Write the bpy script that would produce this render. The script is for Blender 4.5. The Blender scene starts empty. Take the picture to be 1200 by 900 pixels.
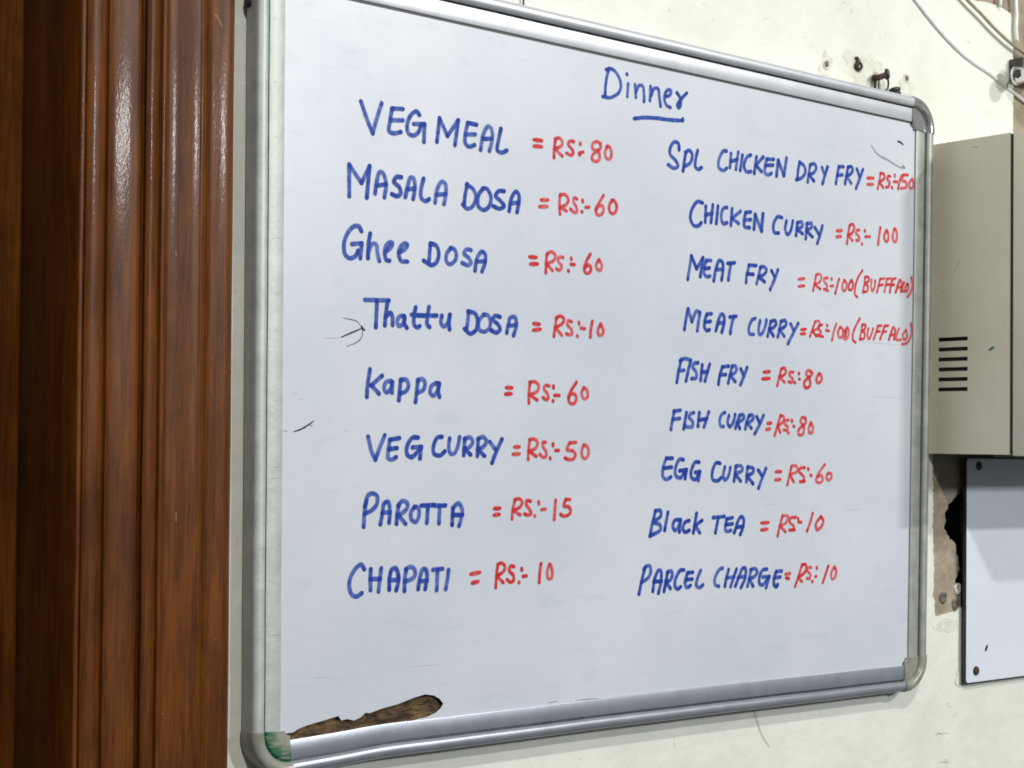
import bpy, bmesh, math, random
from mathutils import Vector, Matrix, noise
from mathutils.geometry import tessellate_polygon
random.seed(7)
S = bpy.context.scene
C = S.collection

# ------------------------------------------------------------------ camera
YAW, PITCH, ROLL = 0.69014, 0.03880, 0.01476
CAM = Vector((-0.99464, -1.61677, 0.32629))
FPX = 1957.75                                   # focal length in px of a 1200 px wide picture
fw = Vector((math.sin(YAW)*math.cos(PITCH), math.cos(YAW)*math.cos(PITCH), math.sin(PITCH)))
r0 = Vector((math.cos(YAW), -math.sin(YAW), 0)); u0 = r0.cross(fw)
rt = r0*math.cos(ROLL) + u0*math.sin(ROLL)
up = -r0*math.sin(ROLL) + u0*math.cos(ROLL)
cd = bpy.data.cameras.new('camera'); cam = bpy.data.objects.new('camera', cd); C.objects.link(cam)
cd.sensor_width = 36; cd.sensor_fit = 'HORIZONTAL'; cd.lens = FPX/1200*36
cd.clip_start = 0.05; cd.clip_end = 100
cam.matrix_world = Matrix(((rt.x, up.x, -fw.x, CAM.x), (rt.y, up.y, -fw.y, CAM.y), (rt.z, up.z, -fw.z, CAM.z), (0, 0, 0, 1)))
cd.dof.use_dof = True; cd.dof.focus_distance = 2.05; cd.dof.aperture_fstop = 14.0
S.camera = cam
# ------------------------------------------------------------------ light
w = bpy.data.worlds.new('World'); S.world = w; w.use_nodes = True
bg = w.node_tree.nodes['Background']; bg.inputs[1].default_value = 0.20
_t = w.node_tree.nodes.new('ShaderNodeTexCoord'); _s = w.node_tree.nodes.new('ShaderNodeSeparateXYZ'); _r = w.node_tree.nodes.new('ShaderNodeValToRGB'); _m = w.node_tree.nodes.new('ShaderNodeMapRange')
_m.inputs['From Min'].default_value = -1; w.node_tree.links.new(_t.outputs['Generated'], _s.inputs[0]); w.node_tree.links.new(_s.outputs['Z'], _m.inputs[0]); w.node_tree.links.new(_m.outputs[0], _r.inputs[0]); w.node_tree.links.new(_r.outputs[0], bg.inputs[0])
_e = _r.color_ramp.elements; _e[0].position = .25; _e[0].color = (.20, .22, .24, 1); _e[1].position = .85; _e[1].color = (1.35, 1.4, 1.45, 1)
_x = _e.new(.5); _x.color = (.75, .80, .85, 1)          # dim floor, pale ceiling of the room behind the camera
def lamp(name, loc, target, sx, sy, power, col):
    l = bpy.data.lights.new(name, 'AREA'); l.shape = 'RECTANGLE'; l.size = sx; l.size_y = sy; l.energy = power; l.color = col
    o = bpy.data.objects.new(name, l); C.objects.link(o); o.location = loc
    o.rotation_euler = (Vector(target) - Vector(loc)).to_track_quat('-Z', 'Y').to_euler()
    return o
lamp('tube_light_right', (3.35, -4.5, 2.95), (0.6, 0, 0.3), 0.45, 0.06, 150, (1, 0.98, 0.93))
lamp('tube_light_rear', (-1.85, -3.9, 4.2), (0.6, 0, 0.3), 0.40, 0.06, 195, (1, 0.98, 0.94))
lamp('bulb_light_front', (2.15, -4.8, 1.61), (0.6, 0, 0.3), 0.24, 0.30, 112, (0.96, 0.98, 1))
S.view_settings.view_transform = 'Standard'; S.view_settings.look = 'None'
S.view_settings.exposure = 0.0; S.view_settings.gamma = 1.0; S.view_settings.use_curve_mapping = False
S.render.engine = 'CYCLES'; S.cycles.pixel_filter_type = 'BLACKMAN_HARRIS'; S.cycles.filter_width = 1.7
S.cycles.transparent_max_bounces = 24

# ------------------------------------------------------------------ helpers
YW = 0.022                                       # wall surface; the writing surface is y = 0
def ray(px, py): return fw*FPX + rt*(px-600) - up*(py-450)
def at(px, py, Y=0.0):
    d = ray(px, py); return CAM + d*((Y-CAM.y)/d.y)
def at_x(px, py, X):
    d = ray(px, py); return CAM + d*((X-CAM.x)/d.x)

def mat(name):
    m = bpy.data.materials.new(name); m.use_nodes = True
    return m, m.node_tree.nodes, m.node_tree.links, m.node_tree.nodes['Principled BSDF']
def N(nt, t, **k):
    n = nt.new(t)
    for a, b in k.items():
        if a.startswith('i_'):
            key = a[2:].replace('_', ' '); n.inputs[key].default_value = b
        else: setattr(n, a, b)
    return n
def rgb(c): return (c[0], c[1], c[2], 1)
def speckled(name, c1, c2, scale, rough=0.5, bump=0.0, bscale=None, stretch=(1, 1, 1), metal=0.0, coat=0.0, detail=6, lo=.35, hi=.65, rvar=0.0, bdist=0.002):
    m, nt, lk, b = mat(name)
    tc = N(nt, 'ShaderNodeTexCoord'); mp = N(nt, 'ShaderNodeMapping'); mp.inputs['Scale'].default_value = stretch
    lk.new(tc.outputs['Object'], mp.inputs[0])
    n = N(nt, 'ShaderNodeTexNoise', i_Scale=scale, i_Detail=detail, i_Roughness=0.6); lk.new(mp.outputs[0], n.inputs['Vector'])
    r = N(nt, 'ShaderNodeValToRGB'); r.color_ramp.elements[0].position = lo; r.color_ramp.elements[1].position = hi
    r.color_ramp.elements[0].color = rgb(c1); r.color_ramp.elements[1].color = rgb(c2)
    lk.new(n.outputs['Fac'], r.inputs[0]); lk.new(r.outputs[0], b.inputs['Base Color'])
    b.inputs['Roughness'].default_value = rough; b.inputs['Metallic'].default_value = metal; b.inputs['Coat Weight'].default_value = coat
    if rvar:
        mr = N(nt, 'ShaderNodeMapRange'); mr.inputs['To Min'].default_value = rough-rvar; mr.inputs['To Max'].default_value = rough+rvar
        lk.new(n.outputs['Fac'], mr.inputs[0]); lk.new(mr.outputs[0], b.inputs['Roughness'])
    if bump:
        n2 = N(nt, 'ShaderNodeTexNoise', i_Scale=bscale or scale*3, i_Detail=5.0); lk.new(mp.outputs[0], n2.inputs['Vector'])
        bp = N(nt, 'ShaderNodeBump', i_Strength=bump, i_Distance=bdist); lk.new(n2.outputs['Fac'], bp.inputs['Height']); lk.new(bp.outputs[0], b.inputs['Normal'])
    return m

def obj(name, bm, m, parent=None, smooth=False, label=None):
    me = bpy.data.meshes.new(name)
    bmesh.ops.recalc_face_normals(bm, faces=bm.faces) if not getattr(bm, 'keep', False) else None
    for f in bm.faces: f.smooth = smooth
    bm.to_mesh(me); bm.free()
    for mm in (m if isinstance(m, (list, tuple)) else [m]): me.materials.append(mm)
    o = bpy.data.objects.new(name, me); C.objects.link(o)
    if parent is not None:
        o.parent = parent; o.matrix_parent_inverse = Matrix.Translation(parent.location).inverted()
    else:
        xs = [v.co for v in me.vertices]
        c = Vector(((min(v.x for v in xs)+max(v.x for v in xs))/2, (min(v.y for v in xs)+max(v.y for v in xs))/2, min(v.z for v in xs)))
        me.transform(Matrix.Translation(-c)); o.location = c
    if label: o['label'] = label
    return o
def thing(name, label, cat, loc, group=None):
    o = bpy.data.objects.new(name, None); C.objects.link(o); o.location = loc; o.empty_display_size = .05
    return tag(o, label, cat, group)
def tag(o, label, cat, group=None):
    o['label'] = label; o['category'] = cat
    if group: o['group'] = group
    return o

def box(bm, a, b, bevel=0.0):
    x0, y0, z0 = a; x1, y1, z1 = b
    t = bmesh.new()
    bmesh.ops.create_cube(t, size=1)
    for v in t.verts: v.co = Vector(((x0+x1)/2+v.co.x*(x1-x0), (y0+y1)/2+v.co.y*(y1-y0), (z0+z1)/2+v.co.z*(z1-z0)))
    if bevel: bmesh.ops.bevel(t, geom=t.edges[:], offset=bevel, segments=2, affect='EDGES', profile=.5)
    me = bpy.data.meshes.new('t'); t.to_mesh(me); t.free(); bm.from_mesh(me); bpy.data.meshes.remove(me)
def cr(pts, step):
    """centripetal Catmull-Rom through pts, sampled about every step"""
    if len(pts) == 1: pts = [pts[0], pts[0]+(pts[0]*0 + Vector([step]+[0]*(len(pts[0])-1)))]
    P = [pts[0]*2-pts[1]] + list(pts) + [pts[-1]*2-pts[-2]]
    out = []
    for i in range(1, len(P)-2):
        p0, p1, p2, p3 = P[i-1:i+3]
        t0 = 0; t1 = t0+max((p1-p0).length, 1e-6)**.5; t2 = t1+max((p2-p1).length, 1e-6)**.5; t3 = t2+max((p3-p2).length, 1e-6)**.5
        n = max(1, int((p2-p1).length/step))
        for k in range(n):
            t = t1+(t2-t1)*k/n
            A1 = p0*((t1-t)/(t1-t0))+p1*((t-t0)/(t1-t0)); A2 = p1*((t2-t)/(t2-t1))+p2*((t-t1)/(t2-t1)); A3 = p2*((t3-t)/(t3-t2))+p3*((t-t2)/(t3-t2))
            B1 = A1*((t2-t)/(t2-t0))+A2*((t-t0)/(t2-t0)); B2 = A2*((t3-t)/(t3-t1))+A3*((t-t1)/(t3-t1))
            out.append(B1*((t2-t)/(t2-t1))+B2*((t-t1)/(t2-t1)))
    out.append(pts[-1].copy())
    return out
def tube(bm, pts, r, seg=10, step=.004, caps=True):
    P = cr([Vector(p) for p in pts], step); rings = []
    for i, p in enumerate(P):
        d = (P[min(i+1, len(P)-1)]-P[max(i-1, 0)]).normalized()
        a = d.orthogonal().normalized() if i == 0 else (A - d*A.dot(d)).normalized()
        A = a; b = d.cross(a)
        rings.append([bm.verts.new(p+a*r*math.cos(2*math.pi*k/seg)+b*r*math.sin(2*math.pi*k/seg)) for k in range(seg)])
    for q, s in zip(rings, rings[1:]):
        for k in range(seg): bm.faces.new((q[k], q[(k+1) % seg], s[(k+1) % seg], s[k]))
    if caps: bm.faces.new(rings[0]); bm.faces.new(rings[-1])
def lathe(bm, c, axis, prof, seg=24):
    """prof: (radius, height along axis)"""
    axis = Vector(axis).normalized(); a = axis.orthogonal().normalized(); b = axis.cross(a); c = Vector(c); rings = []
    for r, h in prof:
        if r < 1e-6: rings.append([bm.verts.new(c+axis*h)])
        else: rings.append([bm.verts.new(c+axis*h+a*r*math.cos(2*math.pi*k/seg)+b*r*math.sin(2*math.pi*k/seg)) for k in range(seg)])
    for q, s in zip(rings, rings[1:]):
        for k in range(seg):
            if len(q) == 1 and len(s) > 1: bm.faces.new((q[0], s[k], s[(k+1) % seg]))
            elif len(s) == 1 and len(q) > 1: bm.faces.new((q[k], q[(k+1) % seg], s[0]))
            elif len(q) > 1: bm.faces.new((q[k], q[(k+1) % seg], s[(k+1) % seg], s[k]))
def sheet(bm, loops, Y, th, mat_edge=None):
    """flat polygon (loops of (x,z): outline, then holes) at depth Y, front to -y, edge walls th deep"""
    L = [[Vector((p[0], p[1], 0)) for p in l] for l in loops]
    vs = [bm.verts.new((p.x, Y, p.y)) for l in L for p in l]
    for t in tessellate_polygon(L):
        try: bm.faces.new([vs[i] for i in t])
        except ValueError: pass
    o = 0
    for l in L:
        n = len(l); bk = [bm.verts.new((p.x, Y+th, p.y)) for p in l]
        for i in range(n):
            f = bm.faces.new((vs[o+i], vs[o+(i+1) % n], bk[(i+1) % n], bk[i]))
            if mat_edge is not None: f.material_index = mat_edge
        o += n
def rough_loop(pts, step, amp, seed=0):
    out = []
    n = len(pts)
    for i in range(n):
        a = Vector(pts[i]); b = Vector(pts[(i+1) % n]); k = max(1, int((b-a).length/step))
        nrm = Vector((-(b-a).y, (b-a).x)).normalized() if (b-a).length else Vector((0, 0))
        for j in range(k):
            p = a.lerp(b, j/k); q = Vector((p.x*140+seed, p.y*140, seed))
            out.append(p + nrm*amp*(noise.noise(q)+.6*noise.noise(q*3.1)) if j else p)
    return out

# ------------------------------------------------------------------ materials
M = {}
def wood(name, dark, mid, light):
    m, nt, lk, b = mat(name)
    tc = N(nt, 'ShaderNodeTexCoord'); mp = N(nt, 'ShaderNodeMapping'); mp.inputs['Scale'].default_value = (1, 1, .06)
    lk.new(tc.outputs['Object'], mp.inputs[0])
    n = N(nt, 'ShaderNodeTexNoise', i_Scale=95.0, i_Detail=8.0, i_Roughness=0.66, i_Distortion=1.1); lk.new(mp.outputs[0], n.inputs['Vector'])
    r = N(nt, 'ShaderNodeValToRGB'); e = r.color_ramp.elements
    e[0].position = .3; e[0].color = rgb(dark); e[1].position = .72; e[1].color = rgb(light); x = e.new(.5); x.color = rgb(mid)
    lk.new(n.outputs['Fac'], r.inputs[0])
    n3 = N(nt, 'ShaderNodeTexNoise', i_Scale=11.0, i_Detail=5.0, i_Roughness=0.68)
    mp3 = N(nt, 'ShaderNodeMapping'); mp3.inputs['Scale'].default_value = (1.6, 1.6, .5); lk.new(tc.outputs['Object'], mp3.inputs[0]); lk.new(mp3.outputs[0], n3.inputs['Vector'])
    mx = N(nt, 'ShaderNodeMix', data_type='RGBA', blend_type='MULTIPLY'); mx.inputs[0].default_value = .85
    r3 = N(nt, 'ShaderNodeValToRGB'); r3.color_ramp.elements[0].position = .36; r3.color_ramp.elements[0].color = (.52, .46, .42, 1); r3.color_ramp.elements[1].position = .6; r3.color_ramp.elements[1].color = (1, 1, 1, 1)
    mp4 = N(nt, 'ShaderNodeMapping'); mp4.inputs['Scale'].default_value = (1, 1, .02); lk.new(tc.outputs['Object'], mp4.inputs[0])
    n4 = N(nt, 'ShaderNodeTexNoise', i_Scale=620.0, i_Detail=4.0, i_Roughness=0.7); lk.new(mp4.outputs[0], n4.inputs['Vector'])
    r4 = N(nt, 'ShaderNodeValToRGB'); r4.color_ramp.elements[0].position = .36; r4.color_ramp.elements[0].color = (.55, .5, .45, 1); r4.color_ramp.elements[1].position = .52; r4.color_ramp.elements[1].color = (1, 1, 1, 1); lk.new(n4.outputs['Fac'], r4.inputs[0])
    m4 = N(nt, 'ShaderNodeMix', data_type='RGBA', blend_type='MULTIPLY'); m4.inputs[0].default_value = .7; lk.new(r.outputs[0], m4.inputs[6]); lk.new(r4.outputs[0], m4.inputs[7])
    lk.new(n3.outputs['Fac'], r3.inputs[0]); lk.new(m4.outputs[2], mx.inputs[6]); lk.new(r3.outputs[0], mx.inputs[7]); lk.new(mx.outputs[2], b.inputs['Base Color'])
    b.inputs['Roughness'].default_value = .42; b.inputs['Specular IOR Level'].default_value = .15; b.inputs['Coat Weight'].default_value = .06; b.inputs['Coat Roughness'].default_value = .11
    n2 = N(nt, 'ShaderNodeTexNoise', i_Scale=420.0, i_Detail=3.0)
    mp2 = N(nt, 'ShaderNodeMapping'); mp2.inputs['Scale'].default_value = (1, 1, .35); lk.new(tc.outputs['Object'], mp2.inputs[0]); lk.new(mp2.outputs[0], n2.inputs['Vector'])
    bp = N(nt, 'ShaderNodeBump', i_Strength=.12, i_Distance=.001); lk.new(n2.outputs['Fac'], bp.inputs['Height'])
    lk.new(bp.outputs[0], b.inputs['Normal']); lk.new(bp.outputs[0], b.inputs['Coat Normal'])
    return m
M['wood'] = wood('varnished_wood', (.060, .0165, .0024), (.115, .034, .0040), (.155, .049, .0065))
M['wood_shaded'] = wood('shaded_wood', (.055, .018, .003), (.095, .030, .005), (.12, .038, .007))  # darker copy of the wood; the jamb's shade is put into the colour

def wall_mat():
    m, nt, lk, b = mat('cream_plaster')
    tc = N(nt, 'ShaderNodeTexCoord')
    n = N(nt, 'ShaderNodeTexNoise', i_Scale=7.0, i_Detail=7.0, i_Roughness=.62); lk.new(tc.outputs['Object'], n.inputs['Vector'])
    r = N(nt, 'ShaderNodeValToRGB'); r.color_ramp.elements[0].position = .33; r.color_ramp.elements[0].color = (.61, .625, .545, 1)
    r.color_ramp.elements[1].position = .62; r.color_ramp.elements[1].color = (.685, .695, .622, 1); lk.new(n.outputs['Fac'], r.inputs[0])
    # grimy scuffs
    n2 = N(nt, 'ShaderNodeTexNoise', i_Scale=38.0, i_Detail=5.0, i_Roughness=.55, i_Distortion=.9); lk.new(tc.outputs['Object'], n2.inputs['Vector'])
    r2 = N(nt, 'ShaderNodeValToRGB'); r2.color_ramp.elements[0].position = .66; r2.color_ramp.elements[0].color = (0, 0, 0, 1); r2.color_ramp.elements[1].position = .8; r2.color_ramp.elements[1].color = (.8, .8, .8, 1)
    lk.new(n2.outputs['Fac'], r2.inputs[0])
    mx = N(nt, 'ShaderNodeMix', data_type='RGBA'); lk.new(r2.outputs[0], mx.inputs[0]); lk.new(r.outputs[0], mx.inputs[6]); mx.inputs[7].default_value = (.33, .33, .28, 1)
    lk.new(mx.outputs[2], b.inputs['Base Color']); b.inputs['Roughness'].default_value = .6
    n3 = N(nt, 'ShaderNodeTexNoise', i_Scale=22.0, i_Detail=6.0, i_Distortion=.4); lk.new(tc.outputs['Object'], n3.inputs['Vector'])
    bp = N(nt, 'ShaderNodeBump', i_Strength=.42, i_Distance=.006); lk.new(n3.outputs['Fac'], bp.inputs['Height']); lk.new(bp.outputs[0], b.inputs['Normal'])
    return m
M['wall'] = wall_mat()
M['cement'] = speckled('bare_cement', (.22, .185, .13), (.35, .30, .22), 26, .9, .8, 120, bdist=.003)
M['cavity'] = speckled('cavity_shade', (.012, .010, .008), (.04, .034, .027), 60, .95, .8, 90)  # near-black colour stands in for the darkness inside the hole
M['broken'] = speckled('broken_plaster', (.42, .40, .33), (.66, .65, .56), 90, .9, .6, 200)

def board_mat():
    m, nt, lk, b = mat('whiteboard_laminate')
    tc = N(nt, 'ShaderNodeTexCoord')
    n = N(nt, 'ShaderNodeTexNoise', i_Scale=3.2, i_Detail=6.0, i_Roughness=.55); lk.new(tc.outputs['Object'], n.inputs['Vector'])
    r = N(nt, 'ShaderNodeValToRGB'); r.color_ramp.elements[0].position = .32; r.color_ramp.elements[0].color = (.462, .495, .548, 1)
    r.color_ramp.elements[1].position = .66; r.color_ramp.elements[1].color = (.535, .562, .612, 1); lk.new(n.outputs['Fac'], r.inputs[0])
    # faint wiped-off marker haze
    mp = N(nt, 'ShaderNodeMapping'); mp.inputs['Scale'].default_value = (1, 1, 3.2); mp.inputs['Rotation'].default_value = (0, .22, 0); lk.new(tc.outputs['Object'], mp.inputs[0])
    n2 = N(nt, 'ShaderNodeTexNoise', i_Scale=17.0, i_Detail=5.0, i_Roughness=.6, i_Distortion=.5); lk.new(mp.outputs[0], n2.inputs['Vector'])
    r2 = N(nt, 'ShaderNodeValToRGB'); r2.color_ramp.elements[0].position = .56; r2.color_ramp.elements[0].color = (0, 0, 0, 1); r2.color_ramp.elements[1].position = .78; r2.color_ramp.elements[1].color = (.40, .40, .40, 1)
    lk.new(n2.outputs['Fac'], r2.inputs[0])
    mx = N(nt, 'ShaderNodeMix', data_type='RGBA'); lk.new(r2.outputs[0], mx.inputs[0]); lk.new(r.outputs[0], mx.inputs[6]); mx.inputs[7].default_value = (.39, .425, .475, 1)
    lk.new(mx.outputs[2], b.inputs['Base Color'])
    b.inputs['Specular IOR Level'].default_value = .3; b.inputs['Coat Weight'].default_value = .35; b.inputs['Coat Roughness'].default_value = .14
    mr = N(nt, 'ShaderNodeMapRange'); mr.inputs['To Min'].default_value = .26; mr.inputs['To Max'].default_value = .42
    lk.new(n2.outputs['Fac'], mr.inputs[0]); lk.new(mr.outputs[0], b.inputs['Roughness'])
    n3 = N(nt, 'ShaderNodeTexNoise', i_Scale=5.0, i_Detail=2.0); lk.new(tc.outputs['Object'], n3.inputs['Vector'])
    bp = N(nt, 'ShaderNodeBump', i_Strength=.25, i_Distance=.006); lk.new(n3.outputs['Fac'], bp.inputs['Height']); lk.new(bp.outputs[0], b.inputs['Normal'])
    return m
M['board'] = board_mat()
M['fibre'] = speckled('torn_fibreboard', (.028, .016, .008), (.15, .092, .040), 70, .95, 1.0, 150, stretch=(.6, 1, 1.6), lo=.38, hi=.66, bdist=.003)
M['tear'] = speckled('torn_paper_edge', (.35, .33, .29), (.6, .6, .58), 120, .8)
M['alu'] = speckled('anodised_aluminium', (.53, .55, .58), (.58, .60, .63), 30, .36, .03, 260, stretch=(1, 1, 1), metal=.45, rvar=.02)
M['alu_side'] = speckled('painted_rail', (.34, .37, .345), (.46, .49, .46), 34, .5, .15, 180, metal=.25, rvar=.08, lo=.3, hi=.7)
def cap_mat(name, green):
    m, nt, lk, b = mat(name)
    tc = N(nt, 'ShaderNodeTexCoord')
    n = N(nt, 'ShaderNodeTexNoise', i_Scale=60.0, i_Detail=6.0); lk.new(tc.outputs['Object'], n.inputs['Vector'])
    r = N(nt, 'ShaderNodeValToRGB'); r.color_ramp.elements[0].position = .3; r.color_ramp.elements[0].color = (.17, .18, .14, 1); r.color_ramp.elements[1].position = .7; r.color_ramp.elements[1].color = (.28, .29, .24, 1)
    lk.new(n.outputs['Fac'], r.inputs[0]); b.inputs['Roughness'].default_value = .3
    if not green: lk.new(r.outputs[0], b.inputs['Base Color']); return m
    at_ = N(nt, 'ShaderNodeAttribute', attribute_name='u')
    mp = N(nt, 'ShaderNodeMapping'); mp.inputs['Rotation'].default_value = (0, .7, 0); mp.inputs['Scale'].default_value = (1, 1, 5.5); lk.new(tc.outputs['Object'], mp.inputs[0])
    n2 = N(nt, 'ShaderNodeTexNoise', i_Scale=70.0, i_Detail=3.0, i_Distortion=.6); lk.new(mp.outputs[0], n2.inputs['Vector'])
    r2 = N(nt, 'ShaderNodeValToRGB'); e = r2.color_ramp.elements; e[0].position = .34; e[0].color = (0, 0, 0, 1); e[1].position = .50; e[1].color = (1, 1, 1, 1); lk.new(n2.outputs['Fac'], r2.inputs[0])
    r3 = N(nt, 'ShaderNodeValToRGB'); e = r3.color_ramp.elements
    e[0].position = .0; e[0].color = (.0, .0, .0, 1); e[1].position = 1; e[1].color = (0, 0, 0, 1)
    for p, v in ((.10, .0), (.22, .55), (.46, .9), (.50, 1.6), (.56, 1.6), (.585, 0)):
        x = e.new(p); x.color = (v, v, v, 1)
    mu = N(nt, 'ShaderNodeMath', operation='MULTIPLY'); mu.inputs[1].default_value = 25.0; lk.new(at_.outputs['Fac'], mu.inputs[0]); lk.new(mu.outputs[0], r3.inputs[0])
    a1 = N(nt, 'ShaderNodeMath', operation='MULTIPLY', use_clamp=True); lk.new(r2.outputs[0], a1.inputs[0]); lk.new(r3.outputs[0], a1.inputs[1])
    mx = N(nt, 'ShaderNodeMix', data_type='RGBA'); lk.new(a1.outputs[0], mx.inputs[0]); lk.new(r.outputs[0], mx.inputs[6]); mx.inputs[7].default_value = (.005, .10, .045, 1)
    lk.new(mx.outputs[2], b.inputs['Base Color'])
    return m
M['cap'] = cap_mat('grey_plastic', False); M['cap_shiny'] = speckled('polished_cap', (.36, .37, .36), (.48, .49, .48), 60, .16, metal=.7); M['cap_green'] = cap_mat('grey_plastic_green_ink', True)
def ink(name, c1, c2, amax, soft):
    m, nt, lk, b = mat(name)
    e_ = N(nt, 'ShaderNodeAttribute', attribute_name='edge'); d_ = N(nt, 'ShaderNodeAttribute', attribute_name='dens')
    tc = N(nt, 'ShaderNodeTexCoord'); n = N(nt, 'ShaderNodeTexNoise', i_Scale=150.0, i_Detail=3.0); lk.new(tc.outputs['Object'], n.inputs['Vector'])
    ad = N(nt, 'ShaderNodeMath', operation='ADD'); lk.new(d_.outputs['Fac'], ad.inputs[0])
    sc = N(nt, 'ShaderNodeMapRange'); sc.inputs['From Min'].default_value = .3; sc.inputs['From Max'].default_value = .7; sc.inputs['To Min'].default_value = -.38; sc.inputs['To Max'].default_value = .38
    lk.new(n.outputs['Fac'], sc.inputs[0]); lk.new(sc.outputs[0], ad.inputs[1])
    mx = N(nt, 'ShaderNodeMix', data_type='RGBA'); mx.inputs[6].default_value = rgb(c1); mx.inputs[7].default_value = rgb(c2); lk.new(ad.outputs[0], mx.inputs[0])
    lk.new(mx.outputs[2], b.inputs['Base Color']); b.inputs['Roughness'].default_value = .5; b.inputs['Specular IOR Level'].default_value = .12
    mr = N(nt, 'ShaderNodeMapRange', interpolation_type='SMOOTHSTEP'); mr.inputs['From Min'].default_value = soft; mr.inputs['From Max'].default_value = 1.0; mr.inputs['To Min'].default_value = amax; mr.inputs['To Max'].default_value = 0.0
    lk.new(e_.outputs['Fac'], mr.inputs[0])
    m2 = N(nt, 'ShaderNodeMapRange'); m2.inputs['From Min'].default_value = 0.; m2.inputs['From Max'].default_value = 1.; m2.inputs['To Min'].default_value = .60; m2.inputs['To Max'].default_value = 1.0; lk.new(ad.outputs[0], m2.inputs[0])
    mm = N(nt, 'ShaderNodeMath', operation='MULTIPLY', use_clamp=True); lk.new(mr.outputs[0], mm.inputs[0]); lk.new(m2.outputs[0], mm.inputs[1]); lk.new(mm.outputs[0], b.inputs['Alpha'])
    return m
M['blue'] = ink('blue_marker', (.014, .075, .43), (.006, .032, .25), 1.0, .58)
M['red'] = ink('red_marker', (.68, .055, .052), (.47, .016, .018), 1.0, .50)
M['black'] = ink('black_scratch', (.035, .035, .04), (.012, .012, .014), .9, .3)
M['grey_mark'] = ink('grey_mark', (.24, .27, .27), (.15, .17, .17), .55, .1)
M['green'] = ink('green_mark', (.02, .22, .10), (.01, .14, .07), .9, .3)
M['brown_mark'] = ink('brown_mark', (.32, .27, .17), (.20, .16, .09), .55, .1)
M['box'] = speckled('beige_enamel', (.58, .555, .435), (.64, .615, .49), 9, .42, .05, 300, rvar=.05, lo=.3, hi=.7)
M['plate'] = speckled('white_acrylic', (.60, .63, .70), (.64, .67, .74), 5, .22)
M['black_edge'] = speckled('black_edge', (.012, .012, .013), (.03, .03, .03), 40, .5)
M['rust'] = speckled('rust', (.022, .012, .009), (.062, .030, .019), 220, .85, .5, 400)
M['dark_metal'] = speckled('dark_gap_fill', (.035, .034, .034), (.09, .085, .08), 150, .5, .2, 400, metal=.6)
M['chrome'] = speckled('zinc_plated_steel', (.55, .56, .58), (.75, .76, .78), 120, .2, metal=.95)
M['grey_cable'] = speckled('grey_pvc', (.52, .52, .53), (.60, .60, .61), 60, .5)
M['tan_cable'] = speckled('tan_pvc', (.25, .235, .16), (.33, .31, .22), 60, .45)
M['white_cable'] = speckled('white_pvc', (.62, .64, .62), (.74, .75, .72), 60, .45)
M['plug'] = speckled('dull_plug', (.05, .044, .034), (.19, .165, .125), 300, .8, .4, 500)

# ------------------------------------------------------------------ wall
casing_px = lambda x, y, Y: at(x, y, Y).x
def w2(px, py, Y=YW):
    p = at(px, py, Y); return Vector((p.x, p.z))
XL = at(262, 450, -.02).x                       # the wall starts under the casing
outline = [w2(1092, -40), w2(1140, 0), w2(1162, 4), w2(1174, 9), w2(1184, 15.5), w2(1187, 24), w2(1187, 60), w2(1187.5, 100), w2(1187, 150), w2(1188, 210)]
zt = outline[-1].y
outline = [Vector((XL, -.75)), Vector((XL, 1.5)), Vector((outline[0].x-.12, 1.5))] + outline + [Vector((2.3, zt)), Vector((2.3, -.75))]
patch = [w2(1093, 505), w2(1093, 560), w2(1094, 640), w2(1094, 700), w2(1096, 722), w2(1104, 720), w2(1116, 717), w2(1131, 711), w2(1165, 711), w2(1165, 505)]
bm = bmesh.new()
sheet(bm, [rough_loop(outline, .006, .0016, 3), rough_loop(patch, .003, .0040, 9)], YW, .005, 1)
wall = obj('wall', bm, [M['wall'], M['broken']]); wall['kind'] = 'structure'
cav = [w2(x, y) for x, y in ((1131, 573), (1125, 579), (1115, 590), (1110, 604), (1109, 620), (1115, 629), (1123, 640), (1126, 655), (1127, 665), (1125, 672), (1122, 684), (1127, 690), (1133, 697), (1155, 697), (1155, 573))]
bm = bmesh.new()
sheet(bm, [[Vector((XL, -.75)), Vector((XL, 1.6)), Vector((2.3, 1.6)), Vector((2.3, -.75))], rough_loop(cav, .0025, .0042, 5)], YW+.0045, .05)
cem = obj('bare_cement', bm, M['cement'], wall)
bm = bmesh.new(); box(bm, (cav[3].x-.05, YW+.05, cav[12].y-.05), (cav[13].x+.05, YW+.06, cav[0].y+.05)); obj('cavity_back', bm, M['cavity'], wall)

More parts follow.
